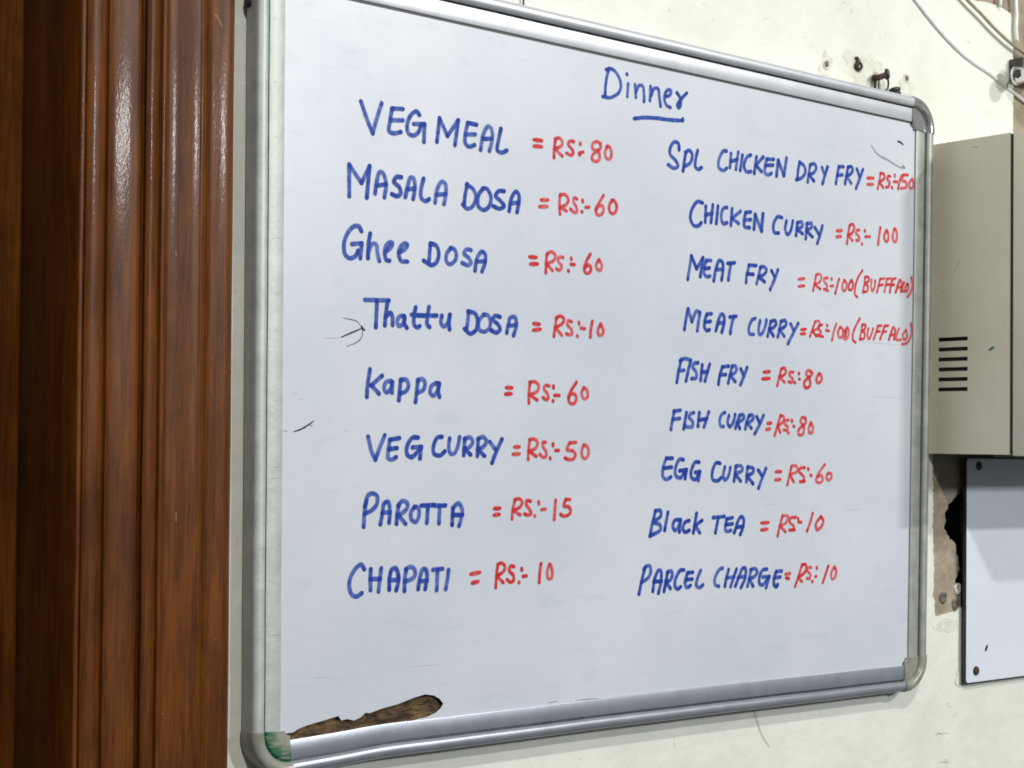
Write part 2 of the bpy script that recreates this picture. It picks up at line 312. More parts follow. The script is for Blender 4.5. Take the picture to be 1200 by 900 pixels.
# ------------------------------------------------------------------ ink strokes
def stroke_mesh(bm, pts, half, Y, dens, el, dl, taper=0.0, step=.0011, nv=(-1, -.6, 0, .6, 1)):
    P = cr(pts, step); n = len(P); S_ = []
    d0 = (P[0]-P[min(2, n-1)]).normalized(); d1 = (P[-1]-P[max(n-3, 0)]).normalized()
    ph = random.random()*50
    def hw(t): return half*(1 + .10*noise.noise(Vector((t*6, ph, 0)))) * (1 - taper*abs(2*t-1)**2)
    for k in range(4, 0, -1):
        a = k/4*math.pi/2; h = hw(0); S_.append((P[0]+d0*h*math.sin(a), -d0, h*math.cos(a), math.sin(a), 0))
    for i, p in enumerate(P):
        d = (P[min(i+1, n-1)]-P[max(i-1, 0)]); d = d.normalized() if d.length > 1e-9 else -d0
        S_.append((p, d, hw(i/max(1, n-1)), 0, i/max(1, n-1)))
    for k in range(1, 5):
        a = k/4*math.pi/2; h = hw(1); S_.append((P[-1]+d1*h*math.sin(a), d1, h*math.cos(a), math.sin(a), 1))
    rows = []
    for p, d, h, sc, t in S_:
        nrm = Vector((-d.y, d.x)); row = []
        ends = max(0, 1-min(t, 1-t)*n*step/.006)       # ink pools at both ends of a stroke
        for v in nv:
            q = p+nrm*h*v; x = bm.verts.new((q.x, Y-.00003*t, q.y)); x[el] = min(1, math.sqrt((v*math.sqrt(max(0, 1-sc*sc)))**2+sc*sc)); x[dl] = dens + .45*ends; row.append(x)
        rows.append(row)
    for a, b in zip(rows, rows[1:]):
        for k in range(len(nv)-1):
            try: bm.faces.new((a[k], b[k], b[k+1], a[k+1]))
            except ValueError: pass
def parse(s, x0, y0, k):
    """'x,y x,y | x,y / x,y' -> list of pixel polylines ('|' sharp corner, '/' pen lifted)"""
    out = []
    for run in s.split('/'):
        prev = None
        for seg in run.split('|'):
            pts = [tuple(float(c) for c in t.split(',')) for t in seg.split()]
            pts = [(x0+a/k, y0+b/k) for a, b in pts]
            if prev: pts = [prev]+pts
            out.append(pts); prev = pts[-1]
    return out
class Ink:
    def __init__(s): s.bm = bmesh.new(); s.el = s.bm.verts.layers.float.new('edge'); s.dl = s.bm.verts.layers.float.new('dens'); s.k = 0
    def add(s, text, win, width, Y=0.0, taper=0.0, dens=None):
        for pl in parse(text, *win):
            pts = [Vector((at(x, y, Y).x, at(x, y, Y).z)) for x, y in pl]
            s.k += 1
            stroke_mesh(s.bm, pts, width/2, Y-.0004-.00005*s.k, random.uniform(.1, .6) if dens is None else dens, s.el, s.dl, taper)
        return s
    def done(s, name, m, parent, label=None):
        for f in s.bm.faces:
            f.normal_update()
            if f.normal.y > 0: f.normal_flip()
        me = bpy.data.meshes.new(name); s.bm.to_mesh(me); s.bm.free(); me.materials.append(m)
        o = bpy.data.objects.new(name, me); C.objects.link(o)
        if parent is not None: o.parent = parent; o.matrix_parent_inverse = Matrix.Translation(parent.location).inverted()
        if label: o['label'] = label
        return o

# ------------------------------------------------------------------ whiteboard
TLc, TRc, BRc = at(333, -19), at(1072.5, 144), at(1063, 779.5)
low = [at(x, y) for x, y in ((327, 869), (390, 858.5), (447, 848.5), (527, 839.3), (700, 818.8), (880, 799), (1063, 779.5))]
BLc = low[0]
wb = thing('whiteboard', 'wall mounted whiteboard with blue and red handwritten dinner menu and torn lower corner', 'whiteboard', ((TLc.x+TRc.x)/2, 0, BLc.z-.04))
notch = [(300+x/3, 600+y/3) for x, y in ((62, 783), (95, 780), (130, 775), (150, 762), (180, 750), (235, 734), (290, 717), (300, 733), (320, 728), (345, 733), (368, 722), (385, 706), (400, 707), (440, 692), (500, 675), (560, 651), (595, 641), (625, 645), (645, 656), (659, 674), (650, 690), (632, 706), (600, 722), (560, 730))]
nz = [at(x, y) for x, y in notch]
ins = .010                                       # the sheet runs under the rails
sl = [Vector((TLc.x-ins, TLc.z+ins)), Vector((TRc.x+ins, TRc.z+ins)), Vector((BRc.x+ins, BRc.z-ins))]
sl += [Vector((p.x, p.z-ins)) for p in reversed(low[4:6])]
sl += [Vector((nz[-1].x+.03, at(540, 838).z-ins)), Vector((nz[-1].x, nz[-1].z-.02))]
sl += [Vector((p.x, p.z)) for p in reversed(nz)]
sl += [Vector((BLc.x-ins, nz[0].z-.0005))]
bm = bmesh.new(); sheet(bm, [sl], 0.0, .0012, 1)
obj('writing_surface', bm, [M['board'], M['tear']], wb)
# fibreboard core, roughly torn where the facing is missing
bm = bmesh.new(); box(bm, (TLc.x-.015, .0095, BLc.z-.02), (TRc.x+.012, .013, TRc.z-.02)); obj('backing', bm, M['fibre'], wb)
bm = bmesh.new(); x0, x1, z0, z1 = BLc.x-.012, nz[19].x+.015, BLc.z-.012, nz[16].z+.012
nx, nzz = 130, 50; g = []
for i in range(nx+1):
    for j in range(nzz+1):
        x = x0+(x1-x0)*i/nx; z = z0+(z1-z0)*j/nzz
        h = noise.noise(Vector((x*90, z*220, 1)))*.0014+noise.noise(Vector((x*300, z*500, 4)))*.0008
        g.append(bm.verts.new((x, (.0046-h*1.4), z)))
for i in range(nx):
    for j in range(nzz): bm.faces.new((g[i*(nzz+1)+j], g[(i+1)*(nzz+1)+j], g[(i+1)*(nzz+1)+j+1], g[i*(nzz+1)+j+1]))
obj('torn_core', bm, M['fibre'], wb)

# rails: a profile (u outward from the inner edge, h towards the room) swept along each side
HR = .0058
prof = [(0, -.001), (0, .0026), (.0012, .0032), (.0195, .0040), (.0206, .0036), (.0210, -.0004), (.0228, -.0004), (.0231, .0036)]
prof += [(.0308-.0078*math.cos(math.radians(a)), .0042+HR*math.sin(math.radians(a))) for a in range(5, 181, 11)]
prof += [(.0388, .0), (.0386, -.016), (.036, -.0205), (0.004, -.0205)]
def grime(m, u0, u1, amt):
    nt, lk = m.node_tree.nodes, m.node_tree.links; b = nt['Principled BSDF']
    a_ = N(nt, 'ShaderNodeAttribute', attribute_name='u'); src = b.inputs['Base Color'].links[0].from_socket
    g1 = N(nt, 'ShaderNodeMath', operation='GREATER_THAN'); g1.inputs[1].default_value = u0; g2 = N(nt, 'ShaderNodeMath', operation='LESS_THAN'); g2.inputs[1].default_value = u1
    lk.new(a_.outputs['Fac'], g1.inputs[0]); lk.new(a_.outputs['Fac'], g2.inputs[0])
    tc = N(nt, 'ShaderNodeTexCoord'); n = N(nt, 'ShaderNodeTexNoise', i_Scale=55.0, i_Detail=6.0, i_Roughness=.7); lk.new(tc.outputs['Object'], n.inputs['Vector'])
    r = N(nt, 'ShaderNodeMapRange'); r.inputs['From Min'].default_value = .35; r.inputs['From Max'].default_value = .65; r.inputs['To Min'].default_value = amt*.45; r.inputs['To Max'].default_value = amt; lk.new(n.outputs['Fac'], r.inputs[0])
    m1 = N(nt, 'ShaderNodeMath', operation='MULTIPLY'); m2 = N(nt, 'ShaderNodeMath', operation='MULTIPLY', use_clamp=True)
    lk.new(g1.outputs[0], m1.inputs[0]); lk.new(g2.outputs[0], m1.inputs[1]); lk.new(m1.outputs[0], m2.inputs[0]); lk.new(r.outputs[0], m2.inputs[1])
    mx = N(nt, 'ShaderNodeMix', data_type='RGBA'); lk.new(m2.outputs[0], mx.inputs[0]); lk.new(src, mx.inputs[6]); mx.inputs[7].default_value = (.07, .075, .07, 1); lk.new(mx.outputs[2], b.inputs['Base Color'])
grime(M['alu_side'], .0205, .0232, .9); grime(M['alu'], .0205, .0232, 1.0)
def rail(name, pts, out, e0, e1, m, label=None):
    pts = [Vector((p.x, p.z)) for p in pts]; out = Vector(out)
    d0 = (pts[1]-pts[0]).normalized(); d1 = (pts[-1]-pts[-2]).normalized()
    pts[0] = pts[0]+d0*e0; pts[-1] = pts[-1]-d1*e1
    P = cr(pts, .02) if len(pts) > 2 else [pts[0].lerp(pts[1], k/30) for k in range(31)]
    bm = bmesh.new(); rows = []; ul = bm.verts.layers.float.new('u')
    for i, p in enumerate(P):
        d = (P[min(i+1, len(P)-1)]-P[max(i-1, 0)]).normalized(); n = Vector((-d.y, d.x))
        if n.dot(out) < 0: n = -n
        wob = .0004*noise.noise(Vector((p.x*9, p.y*9, 2)))
        rows.append([bm.verts.new((p.x+n.x*(u+wob), -h, p.y+n.y*(u+wob))) for u, h in prof])
        for v, (u, h) in zip(rows[-1], prof): v[ul] = u
    for a, b in zip(rows, rows[1:]):
        for k in range(len(prof)): bm.faces.new((a[k], a[(k+1) % len(prof)], b[(k+1) % len(prof)], b[k]))
    bm.faces.new(rows[0]); bm.faces.new(rows[-1])
    o = obj(name, bm, m, wb, True, label)
    for p in o.data.polygons: p.use_smooth = True
    o.data.set_sharp_from_angle(angle=math.radians(32))
    return o
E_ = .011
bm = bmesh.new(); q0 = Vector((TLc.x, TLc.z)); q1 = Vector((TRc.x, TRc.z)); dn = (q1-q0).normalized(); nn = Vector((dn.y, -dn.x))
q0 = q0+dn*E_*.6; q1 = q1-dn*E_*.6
sheet(bm, [[q0-nn*.0015, q1-nn*.0015, q1+nn*.0022, q0+nn*.0022]], -.0012, .001); obj('lip_shadow', bm, M['black_edge'], wb)  # black strip drawn in for the shadow under the top rail's lip
bm = bmesh.new(); q = Vector((TRc.x, TRc.z)); rows = []
for e in (E_-.0012, E_+.0016):
    rows.append([bm.verts.new(((q-dn*e-nn*u).x, -h, (q-dn*e-nn*u).y)) for u, h in [(-.0045, -.001), (-.0045, .0034), (.0195, .0050), (.0225, .0050), (.026, .0095), (.031, .0108), (.036, .0095), (.0395, .004), (.0395, -.016), (0, -.018)]])
for k in range(10): bm.faces.new((rows[0][k], rows[0][(k+1) % 10], rows[1][(k+1) % 10], rows[1][k]))
bm.faces.new(rows[0]); bm.faces.new(rows[1]); obj('joint_gap_dark', bm, M['dark_metal'], wb)  # dark filler in place of the unlit gap between rail and cap
rail('frame_rail', [TLc, TRc], (0, 1), E_, E_, M['alu'])
M['alu_shaded'] = speckled('anodised_aluminium_shaded', (.27, .29, .33), (.31, .33, .37), 30, .36, .03, 260, metal=.55, rvar=.02); grime(M['alu_shaded'], .0205, .0232, .7)  # darker copy for the bottom rail; dark floor reflection put into its colour
rail('frame_rail', low, (0, -1), E_, E_, M['alu_shaded'])
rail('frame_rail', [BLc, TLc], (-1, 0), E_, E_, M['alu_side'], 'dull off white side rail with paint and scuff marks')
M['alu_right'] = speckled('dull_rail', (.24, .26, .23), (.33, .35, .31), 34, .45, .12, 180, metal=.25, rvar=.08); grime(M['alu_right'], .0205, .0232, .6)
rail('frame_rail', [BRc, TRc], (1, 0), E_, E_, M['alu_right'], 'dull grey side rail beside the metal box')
def cap(c, a0, m, label=None):
    """rounded corner piece: the profile, a little enlarged, turned a quarter about the inner corner"""
    sx = 1 if a0 in (0, 270) else -1; sz = 1 if a0 in (0, 90) else -1
    c = Vector((c.x-sx*E_, c.z-sz*E_)); g = .0014
    pr = [(-.0062, -.001), (-.0062, .0030), (-.0052, .0042)] + [(u, h+g+.0004) for u, h in prof[2:5]] + [(.0214, .0034), (.0226, .0034), (.0232, .0058)]
    pr += [(.0308-.0078*math.cos(math.radians(a))+g*(a/180), .0046+(HR+g)*math.sin(math.radians(a))) for a in range(12, 181, 12)] + [(.0402, 0), (.0400, -.0165), (.037, -.0212), (-.004, -.0212)]
    bm = bmesh.new(); ul = bm.verts.layers.float.new('u'); rows = []
    nseg = 20
    for k in range(nseg+1):
        a = math.radians(a0-4+98*k/nseg); row = []
        for u, h in pr:
            rr = E_+u; v = bm.verts.new((c.x+rr*math.cos(a), -h, c.y+rr*math.sin(a))); v[ul] = max(0, u); row.append(v)
        rows.append(row)
    for a, b in zip(rows, rows[1:]):
        for k in range(len(pr)): bm.faces.new((a[k], a[(k+1) % len(pr)], b[(k+1) % len(pr)], b[k]))
    bm.faces.new(rows[0]); bm.faces.new(rows[-1])
    o = obj('corner_cap', bm, m, wb, True, label); o.data.set_sharp_from_angle(angle=math.radians(35)); return o
cap(TLc, 90, M['cap']); cap(TRc, 0, M['cap_shiny'], 'shiny grey plastic corner cap'); cap(BRc, 270, M['cap'], 'olive grey plastic corner cap'); cap(BLc, 180, M['cap_green'], 'grey plastic corner cap smeared with green ink')

WB, WR = .0070, .0062
def entry(dish, price, blue, bw, red, rw, wb_=WB, wr_=WR):
    k = 0
    for word in dish.split():
        i = Ink()
        for t in blue[k:k+len(word)]: i.add(t, bw, wb_) if isinstance(t, str) else i.add(t[0], t[1], wb_)
        k += len(word); i.done('dish_word', M['blue'], wb, 'blue handwritten word ' + word)
    Ink().add(red[0], rw, wr_*1.22, taper=.25).done('equals_sign', M['red'], wb)
    br = next((j for j, t in enumerate(red) if price.find('(') > 0 and j == 7), len(red))
    i = Ink()
    for t in red[1:br]: i.add(t, rw, wr_)
    i.done('price', M['red'], wb, 'red handwritten price Rs ' + price.split(' ')[0])
    if br < len(red):
        i = Ink()
        for t in red[br:]: i.add(t, rw, wr_)
        i.done('note', M['red'], wb, 'red handwritten note ' + price.split(' ')[1])
i = Ink(); wn = (695, 70, 10)
for t in ('150,115 185,105 | 160,200 145,310 140,420 / 185,100 240,120 300,200 325,300 310,370 250,425 180,445 112,430', '410,280 400,430 / 395,166 397,174',
          '490,290 500,440 / 500,380 540,300 580,310 595,400 595,490', '672,310 665,480 / 680,420 710,340 760,340 775,440 790,545',
          '850,430 900,410 910,360 880,350 845,390 835,460 855,530 905,560', '980,385 1020,450 1020,540 1000,565 985,530 1030,460 1095,390'): i.add(t, wn, .0061)
i.done('heading', M['blue'], wb, 'blue handwritten heading Dinner')
i = Ink(); i.add('480,690 600,678 750,685 900,705 1050,712 | 1050,692', wn, .0068); i.done('underline', M['blue'], wb, 'blue marker line under the heading')

entry('VEG MEAL', '80', ['50,55 95,190 137,292 | 165,190 203,68', '360,112 280,108 | 265,200 258,275 290,292 345,282 / 270,195 360,195', '482,155 462,130 425,150 392,225 400,290 440,308 480,275 492,225 / 440,222 520,224 | 515,355',
  '612,355 632,180 | 690,312 | 770,195 | 745,380', '905,228 840,215 | 822,300 822,365 850,390 890,378 / 828,300 895,300', '935,415 955,300 990,240 1015,260 1022,330 1000,422 / 955,332 1015,332', '1085,258 1062,370 1058,415 1090,435 1128,418'], (415, 110, 6.316),
  ['125,112 205,122 / 125,172 205,180', '335,110 322,200 320,285 / 330,105 370,95 400,130 390,170 330,200 | 400,270', '510,130 475,125 455,155 490,200 505,240 480,260 440,240', '572,145 573,158 / 562,240 600,230 / 563,254 567,258', '765,150 735,130 690,150 690,195 740,215 765,190 765,150 / 740,215 690,260 685,300 720,320 755,300 755,250 740,215', '830,175 808,230 820,285 845,300 868,270 868,215 845,175 830,175'], (610, 150, 8.183))
entry('MASALA DOSA', '60', ['50,272 50,70 | 128,188 | 180,80 | 162,282', '215,255 225,180 245,118 265,125 285,190 275,280 / 225,205 285,195', '382,150 352,150 335,180 370,215 378,255 355,272 322,258', '408,278 425,200 440,155 460,158 470,210 458,290 / 420,228 468,222', '525,160 508,230 512,285 540,303 560,290',
  '598,312 610,235 640,180 662,190 668,250 655,322 / 608,262 665,258', '805,195 790,270 785,325 / 800,197 840,225 860,275 840,335 805,352 775,325', '905,222 875,270 875,335 910,360 945,335 955,275 930,225 905,222', '1040,240 1005,240 985,270 1020,305 1040,335 1010,352 970,335', '1072,368 1085,290 1115,242 1132,260 1135,310 1122,375 / 1080,318 1132,312'], (400, 180, 5.4545),
  ['195,690 265,690 / 180,755 255,752', '378,640 372,740 378,825 / 380,640 430,640 458,690 435,735 380,760 | 440,795', '540,680 515,670 505,700 535,760 540,800 515,810 478,775', '595,690 596,708 / 587,800 590,805 / 625,760 655,757', '795,645 750,720 720,790 735,830 770,830 795,790 785,745 750,745 722,780', '880,690 850,740 855,800 885,820 915,790 918,735 895,695 880,690'], (610, 150, 8.183))
entry('Ghee DOSA', '60', ['180,100 160,65 120,68 75,120 50,200 60,275 95,300 140,280 155,245 / 110,195 182,190 | 172,300', '245,118 232,200 228,300 / 230,250 262,195 290,200 298,260 312,320', '360,250 400,215 408,185 385,185 360,215 352,270 365,315 388,318', '460,255 505,230 520,200 500,190 470,215 455,270 475,320 520,325',
  '690,195 680,330 / 690,190 735,210 752,270 735,330 700,352 640,318', '840,225 810,270 810,325 835,345 870,320 882,270 865,232 840,225', '990,240 955,235 938,265 975,300 990,335 970,352 925,335', '1020,392 1035,300 1070,252 1095,270 1095,330 1072,398 / 1035,325 1095,322'], (395, 255, 6.316),
  ['115,120 178,125 / 122,183 188,182', '268,100 262,180 258,260 / 268,95 310,75 345,110 325,155 265,180 | 318,240', '410,125 380,122 365,150 395,195 395,225 370,235 355,225', '483,130 484,143 / 456,240 459,246 / 480,185 510,188', '650,95 615,160 595,225 610,260 645,255 655,215 635,190 600,215', '725,145 700,190 710,225 735,238 752,205 740,165 725,145'], (605, 285, 7.5))
entry('Thattu DOSA', '10', ['45,68 215,72 / 130,75 122,262', '205,75 192,170 185,248 / 190,190 225,158 238,185 240,245', '320,180 290,185 272,220 285,252 315,235 325,190 | 322,230 340,265', '402,120 390,190 392,245 415,262 430,252 / 372,172 460,178', '495,118 485,190 482,240 500,260 / 420,178 548,178', '585,178 580,230 600,255 630,225 642,172 | 635,230 640,275',
  '775,150 762,275 / 770,148 820,165 838,215 825,280 785,305 745,270', '880,172 848,215 848,275 885,292 920,265 928,215 910,178 880,172', '995,188 960,180 945,205 980,240 995,275 970,298 930,280', '1042,300 1055,235 1065,195 1100,190 1110,240 1090,318 / 1050,250 1105,245'], (420, 340, 6.0),
  ['150,706 203,712 / 148,764 213,756', '352,660 340,740 330,820 / 350,655 385,640 420,665 405,705 345,740 | 400,810', '485,690 455,680 450,715 485,760 490,795 465,805 440,795', '550,695 552,710 / 535,812 537,818 / 568,745 600,752', '668,685 655,760 650,825', '740,710 715,770 725,805 750,805 765,770 750,725 740,710'], (605, 285, 7.5))
kw = (420, 420, 6.667)
entry('Kappa', '60', ['90,85 72,200 65,300 / 185,135 100,210 | 160,275', '255,175 215,185 200,235 220,265 250,240 265,185 | 262,268', '330,165 322,250 315,325 / 328,170 370,165 390,205 375,250 325,275', '465,165 455,250 445,340 / 462,170 500,160 520,195 505,245 455,270', '610,190 570,215 560,270 585,290 615,255 630,195 | 622,255 632,300'], kw,
  ['105,115 165,118 / 98,178 158,174', '335,70 325,170 325,265 / 330,65 385,60 420,100 405,150 330,185 | 405,235', '520,100 485,95 470,125 505,180 510,220 490,232 460,210', '560,100 561,118 / 555,240 557,246 / 570,190 615,190', '780,65 735,135 705,210 715,260 755,268 780,225 765,180 725,180 705,210', '850,115 830,165 845,215 870,222 890,185 875,130 850,115'], (580, 440, 8.183))
entry('VEG CURRY', '50', ['75,610 100,720 132,790 | 165,700 205,600', '320,622 245,635 | 232,720 232,780 260,790 295,770 / 240,708 300,700', '465,618 420,620 378,690 380,750 415,770 455,735 485,695 / 420,695 490,690 | 480,780', '652,612 615,620 585,690 590,745 635,758 675,725', '712,625 705,700 720,745 750,740 775,690 790,615', '830,625 822,755 / 828,630 870,615 892,650 870,690 825,705 | 875,752', '935,625 928,762 / 932,630 970,612 998,640 980,685 930,710 | 985,762', '1025,650 1065,705 / 1120,630 1075,730 1042,815'], kw,
  ['185,685 235,685 / 170,755 235,750', '335,615 322,710 318,805 / 330,615 380,610 408,645 390,695 325,725 | 395,775', '485,640 460,640 460,680 490,730 490,775 465,785 430,755', '555,655 556,673 / 527,790 530,798 / 580,718 608,718', '775,640 715,645 | 690,710 740,720 770,750 755,795 710,805 670,790', '850,665 830,720 840,780 865,795 895,750 890,690 865,668 850,665'], (580, 440, 8.183))
entry('PAROTTA', '15', ['125,140 105,250 95,405 / 105,200 140,90 190,70 230,100 225,180 180,235 105,275', '262,380 285,260 300,170 340,155 358,230 350,365 / 280,265 358,258', '450,180 430,280 425,375 / 440,190 485,145 535,170 530,220 490,260 440,285 | 515,375', '605,205 570,260 575,330 620,355 645,310 650,240 630,205 605,205', '672,192 800,185 / 740,195 728,365', '800,190 915,190 / 858,195 850,368', '982,385 990,215 | 1045,165 1080,220 1080,290 1050,395 / 990,285 1085,285'], (415, 570, 8.571),
  ['270,180 318,176 / 268,233 313,226', '440,110 420,190 415,265 / 435,108 475,100 498,125 480,165 425,195 | 480,230', '565,120 535,115 530,145 560,190 570,220 545,232 515,222', '630,125 632,140 / 598,235 600,240 / 655,187 685,183', '768,110 762,190 757,268', '885,105 850,105 | 835,155 875,165 890,200 870,230 835,240 808,225'], (540, 570, 6.923))
entry('CHAPATI', '10', ['230,145 200,100 150,130 95,220 78,320 105,400 150,420 205,385', '295,145 290,240 292,355 / 400,135 385,250 372,370 / 290,245 390,240', '480,350 482,240 505,150 545,135 570,200 572,270 550,355 / 485,255 570,250', '650,145 635,250 632,365 / 645,145 695,120 735,150 735,215 690,250 640,265', '770,345 790,220 815,145 845,145 860,220 840,345 / 785,265 860,260', '918,150 1015,140 / 965,150 955,355', '1075,150 1065,240 1045,345'], (400, 650, 8.571),
  ['78,712 155,697 / 90,785 140,770', '300,635 288,730 282,820 / 300,630 335,622 358,650 345,690 290,725 | 345,780', '430,650 405,645 392,680 425,720 425,765 400,775 375,755', '493,665 494,678 / 470,775 472,780 / 505,728 532,725', '650,625 640,700 635,778', '718,632 700,690 708,745 735,740 740,690 730,640 718,632'], (540, 570, 6.923))
RB, RR = .0070, .0063
cw, dw = (775, 155, 7.5), (925, 170, 7.5)
entry('SPL CHICKEN DRY FRY', '150', ['155,155 150,100 115,85 80,130 75,190 130,255 145,295 110,315 60,285', '215,175 200,260 190,340 / 210,175 245,160 270,195 255,265 200,300', '318,160 300,240 298,305 325,325 352,310', '572,165 545,165 505,240 505,310 545,335 575,315', '612,185 602,310 / 675,175 655,325 / 608,255 665,240', '712,200 692,335', '785,200 755,215 725,290 745,345 785,345', '835,215 815,360 / 895,215 830,290 | 880,345', '985,238 925,235 | 910,300 910,355 935,375 965,360 / 915,290 980,288', '1010,385 1025,245 | 1075,380 | 1098,225'] +
  [(t, dw) for t in ('90,150 75,230 70,300 / 88,148 130,185 140,235 110,285 60,305', '180,180 170,250 160,325 / 180,175 220,165 235,200 215,240 170,260 | 215,315', '285,195 305,250 / 335,190 310,270 290,340', '435,190 420,260 408,340 / 432,190 475,190 / 420,265 465,262', '515,195 500,270 488,340 / 512,195 545,190 555,220 535,255 500,270 | 542,335', '592,210 615,275 / 645,215 615,300 585,380')], cw,
  ['685,290 740,290 / 685,345 735,345', '800,250 790,320 775,385 / 800,248 830,255 835,290 790,325 | 825,375', '885,275 865,275 860,300 880,330 870,365 850,370', '925,262 926,275 / 900,370 902,377 / 918,320 945,322', '985,270 965,330 955,385', '1040,262 1000,262 | 990,310 1025,325 1025,370 980,380', '1078,300 1050,335 1055,375 1080,375 1090,340 1078,300'], dw, RB, RR)
entry('CHICKEN CURRY', '100', ['155,85 115,75 70,140 60,210 85,260 120,265 145,240', '180,110 175,235 / 235,100 220,240 / 178,180 230,165', '275,110 262,245', '345,120 315,130 300,200 315,245 345,240', '385,130 375,260 / 450,150 385,205 | 435,245', '530,155 490,160 | 478,220 482,270 520,278 / 485,218 530,215', '555,290 565,175 | 615,305 | 625,170', '775,200 740,195 708,260 715,315 750,320', '810,225 800,290 815,330 840,310 860,225', '895,240 885,340 / 893,240 930,235 935,265 890,290 | 935,325', '970,245 960,365 / 968,248 1005,245 1005,275 965,300 | 1012,350', '1030,275 1060,325 / 1090,265 1070,340 1050,400'], (800, 225, 6.667),
  ['205,205 265,202 / 200,275 255,270', '355,150 335,260 325,355 / 355,145 385,125 410,160 385,230 335,255 | 390,320', '470,195 440,200 430,230 465,275 465,315 435,315', '532,195 534,210 / 500,355 502,360 / 540,272 590,272', '715,165 700,270 688,365', '785,200 760,260 770,320 800,325 810,265 795,205 785,200', '880,180 860,260 865,320 895,330 910,265 900,195 880,180'], (960, 250, 10), RB, RR)
entry('MEAT FRY', '100 (BUFFFALO)', ['100,345 120,220 140,90 | 195,230 | 265,110 | 235,315', '350,140 300,140 | 275,220 280,290 310,315 340,310 / 285,228 335,222', '380,360 405,230 440,140 475,160 480,240 465,350 / 405,240 480,235', '530,170 605,165 / 565,175 550,260 538,350', '765,190 740,290 730,380 / 760,190 840,195 / 745,285 810,290', '885,215 865,310 845,390 / 885,212 930,210 950,245 920,295 865,315 | 930,370', '1005,250 1035,310 / 1075,240 1040,340 990,455'], (795, 290, 9.23),
  ['85,178 140,170 / 85,245 140,238', '250,140 235,220 222,285 / 250,135 285,130 300,165 280,205 235,225 | 290,270', '360,165 325,170 325,195 350,230 350,265 320,270 362,285', '395,170 396,182 / 385,240 408,240', '465,175 445,245 430,310', '515,185 495,240 505,285 530,270 535,215 515,185', '580,185 555,235 560,275 585,270 595,220 580,185', '685,95 640,170 615,260 615,320 635,345', '710,160 700,240 690,295 / 710,155 745,160 740,195 705,220 735,240 730,285 690,300', '770,180 765,240 775,290 795,260 805,190', '850,175 835,240 820,300 / 850,175 890,170 / 840,235 875,228', '915,175 900,240 890,295 / 915,175 945,170 / 905,230 935,225', '965,180 950,240 940,300 / 965,175 995,170 / 955,235 980,228', '995,300 1020,215 1035,180 1050,215 1045,295 / 1010,255 1045,250', '1070,205 1060,270 1065,290 1085,285', '1100,220 1085,260 1095,290 1112,265 1110,225 1100,220', '1140,160 1150,240 1128,310 1105,340'], (925, 305, 8), RB, .0056)
entry('MEAT CURRY', '100 (BUFFALO)', ['55,290 70,190 90,95 | 125,215 | 170,115 200,130 | 175,300', '310,140 265,145 | 245,210 245,270 265,298 290,290 / 250,218 300,212', '350,300 375,200 400,145 425,160 425,230 405,315 / 370,230 425,222', '480,170 540,165 / 515,175 495,250 485,325', '720,185 690,200 660,270 665,325 705,335', '765,205 752,280 758,335 780,330 810,270 825,200', '865,215 850,285 835,350 / 865,212 905,205 915,235 890,270 850,285 | 890,350', '960,215 945,290 930,358 / 960,212 1000,205 1010,235 985,270 945,290 | 990,350', '1050,235 1080,300 / 1122,230 1075,320 1025,420'], (795, 350, 8),
  ['70,210 115,205 / 65,250 110,248', '200,140 175,210 152,275 / 200,135 235,130 245,170 215,205 175,220 | 210,270', '265,165 235,175 230,200 255,230 245,255 215,262 275,275', '312,165 314,176 / 304,215 330,222', '400,155 375,230 358,310', '435,185 415,235 430,285 460,260 460,205 435,185', '500,190 470,235 465,285 490,300 515,255 512,205 500,190 / 490,220 485,270', '620,105 580,180 555,250 555,305 580,330', '640,175 630,240 620,300 / 640,165 675,165 665,205 635,225 665,240 660,290 620,300', '700,200 690,260 705,300 725,260 745,200', '790,180 770,240 750,300 / 790,175 820,172 / 775,230 805,225', '850,180 830,240 810,300 / 850,175 885,172 / 835,232 865,228', '890,305 915,230 935,185 950,215 940,300 / 905,260 945,255', '985,200 965,260 960,300 1000,305', '1050,215 1020,265 1030,300 1055,290 1060,240 1050,215', '1098,150 1102,230 1082,305 1050,340 1015,345'], (930, 360, 8), RB, .0056)
fw_ = (780, 410, 6.316)
entry('FISH FRY', '80', ['115,70 95,160 82,240 / 105,80 140,65 185,75 / 95,155 135,150', '185,78 165,160 150,230', '240,95 210,100 200,125 225,165 225,205 190,212', '270,110 258,225 / 325,105 290,230 / 265,165 305,160', '420,125 400,190 390,255 / 418,125 465,120 / 402,185 445,182', '490,125 475,190 462,245 / 490,120 515,120 525,145 510,170 475,185 | 515,235', '555,140 575,185 / 602,130 580,190 552,258'], fw_,
  ['725,165 770,160 / 715,215 770,210', '855,145 840,205 825,265 / 855,140 880,135 890,160 875,185 840,200 | 880,240', '945,165 920,165 915,185 940,215 935,240 910,235', '985,170 986,178 / 955,240 957,244 / 988,215 992,217', '1075,160 1050,150 1040,180 1060,200 1085,175 1075,160 / 1060,200 1025,240 1030,275 1060,275 1070,245 1060,200', '1135,175 1115,210 1120,240 1140,240 1155,210 1145,180 1135,175'], fw_, RB, RR)
fw_ = (775, 470, 6.316)
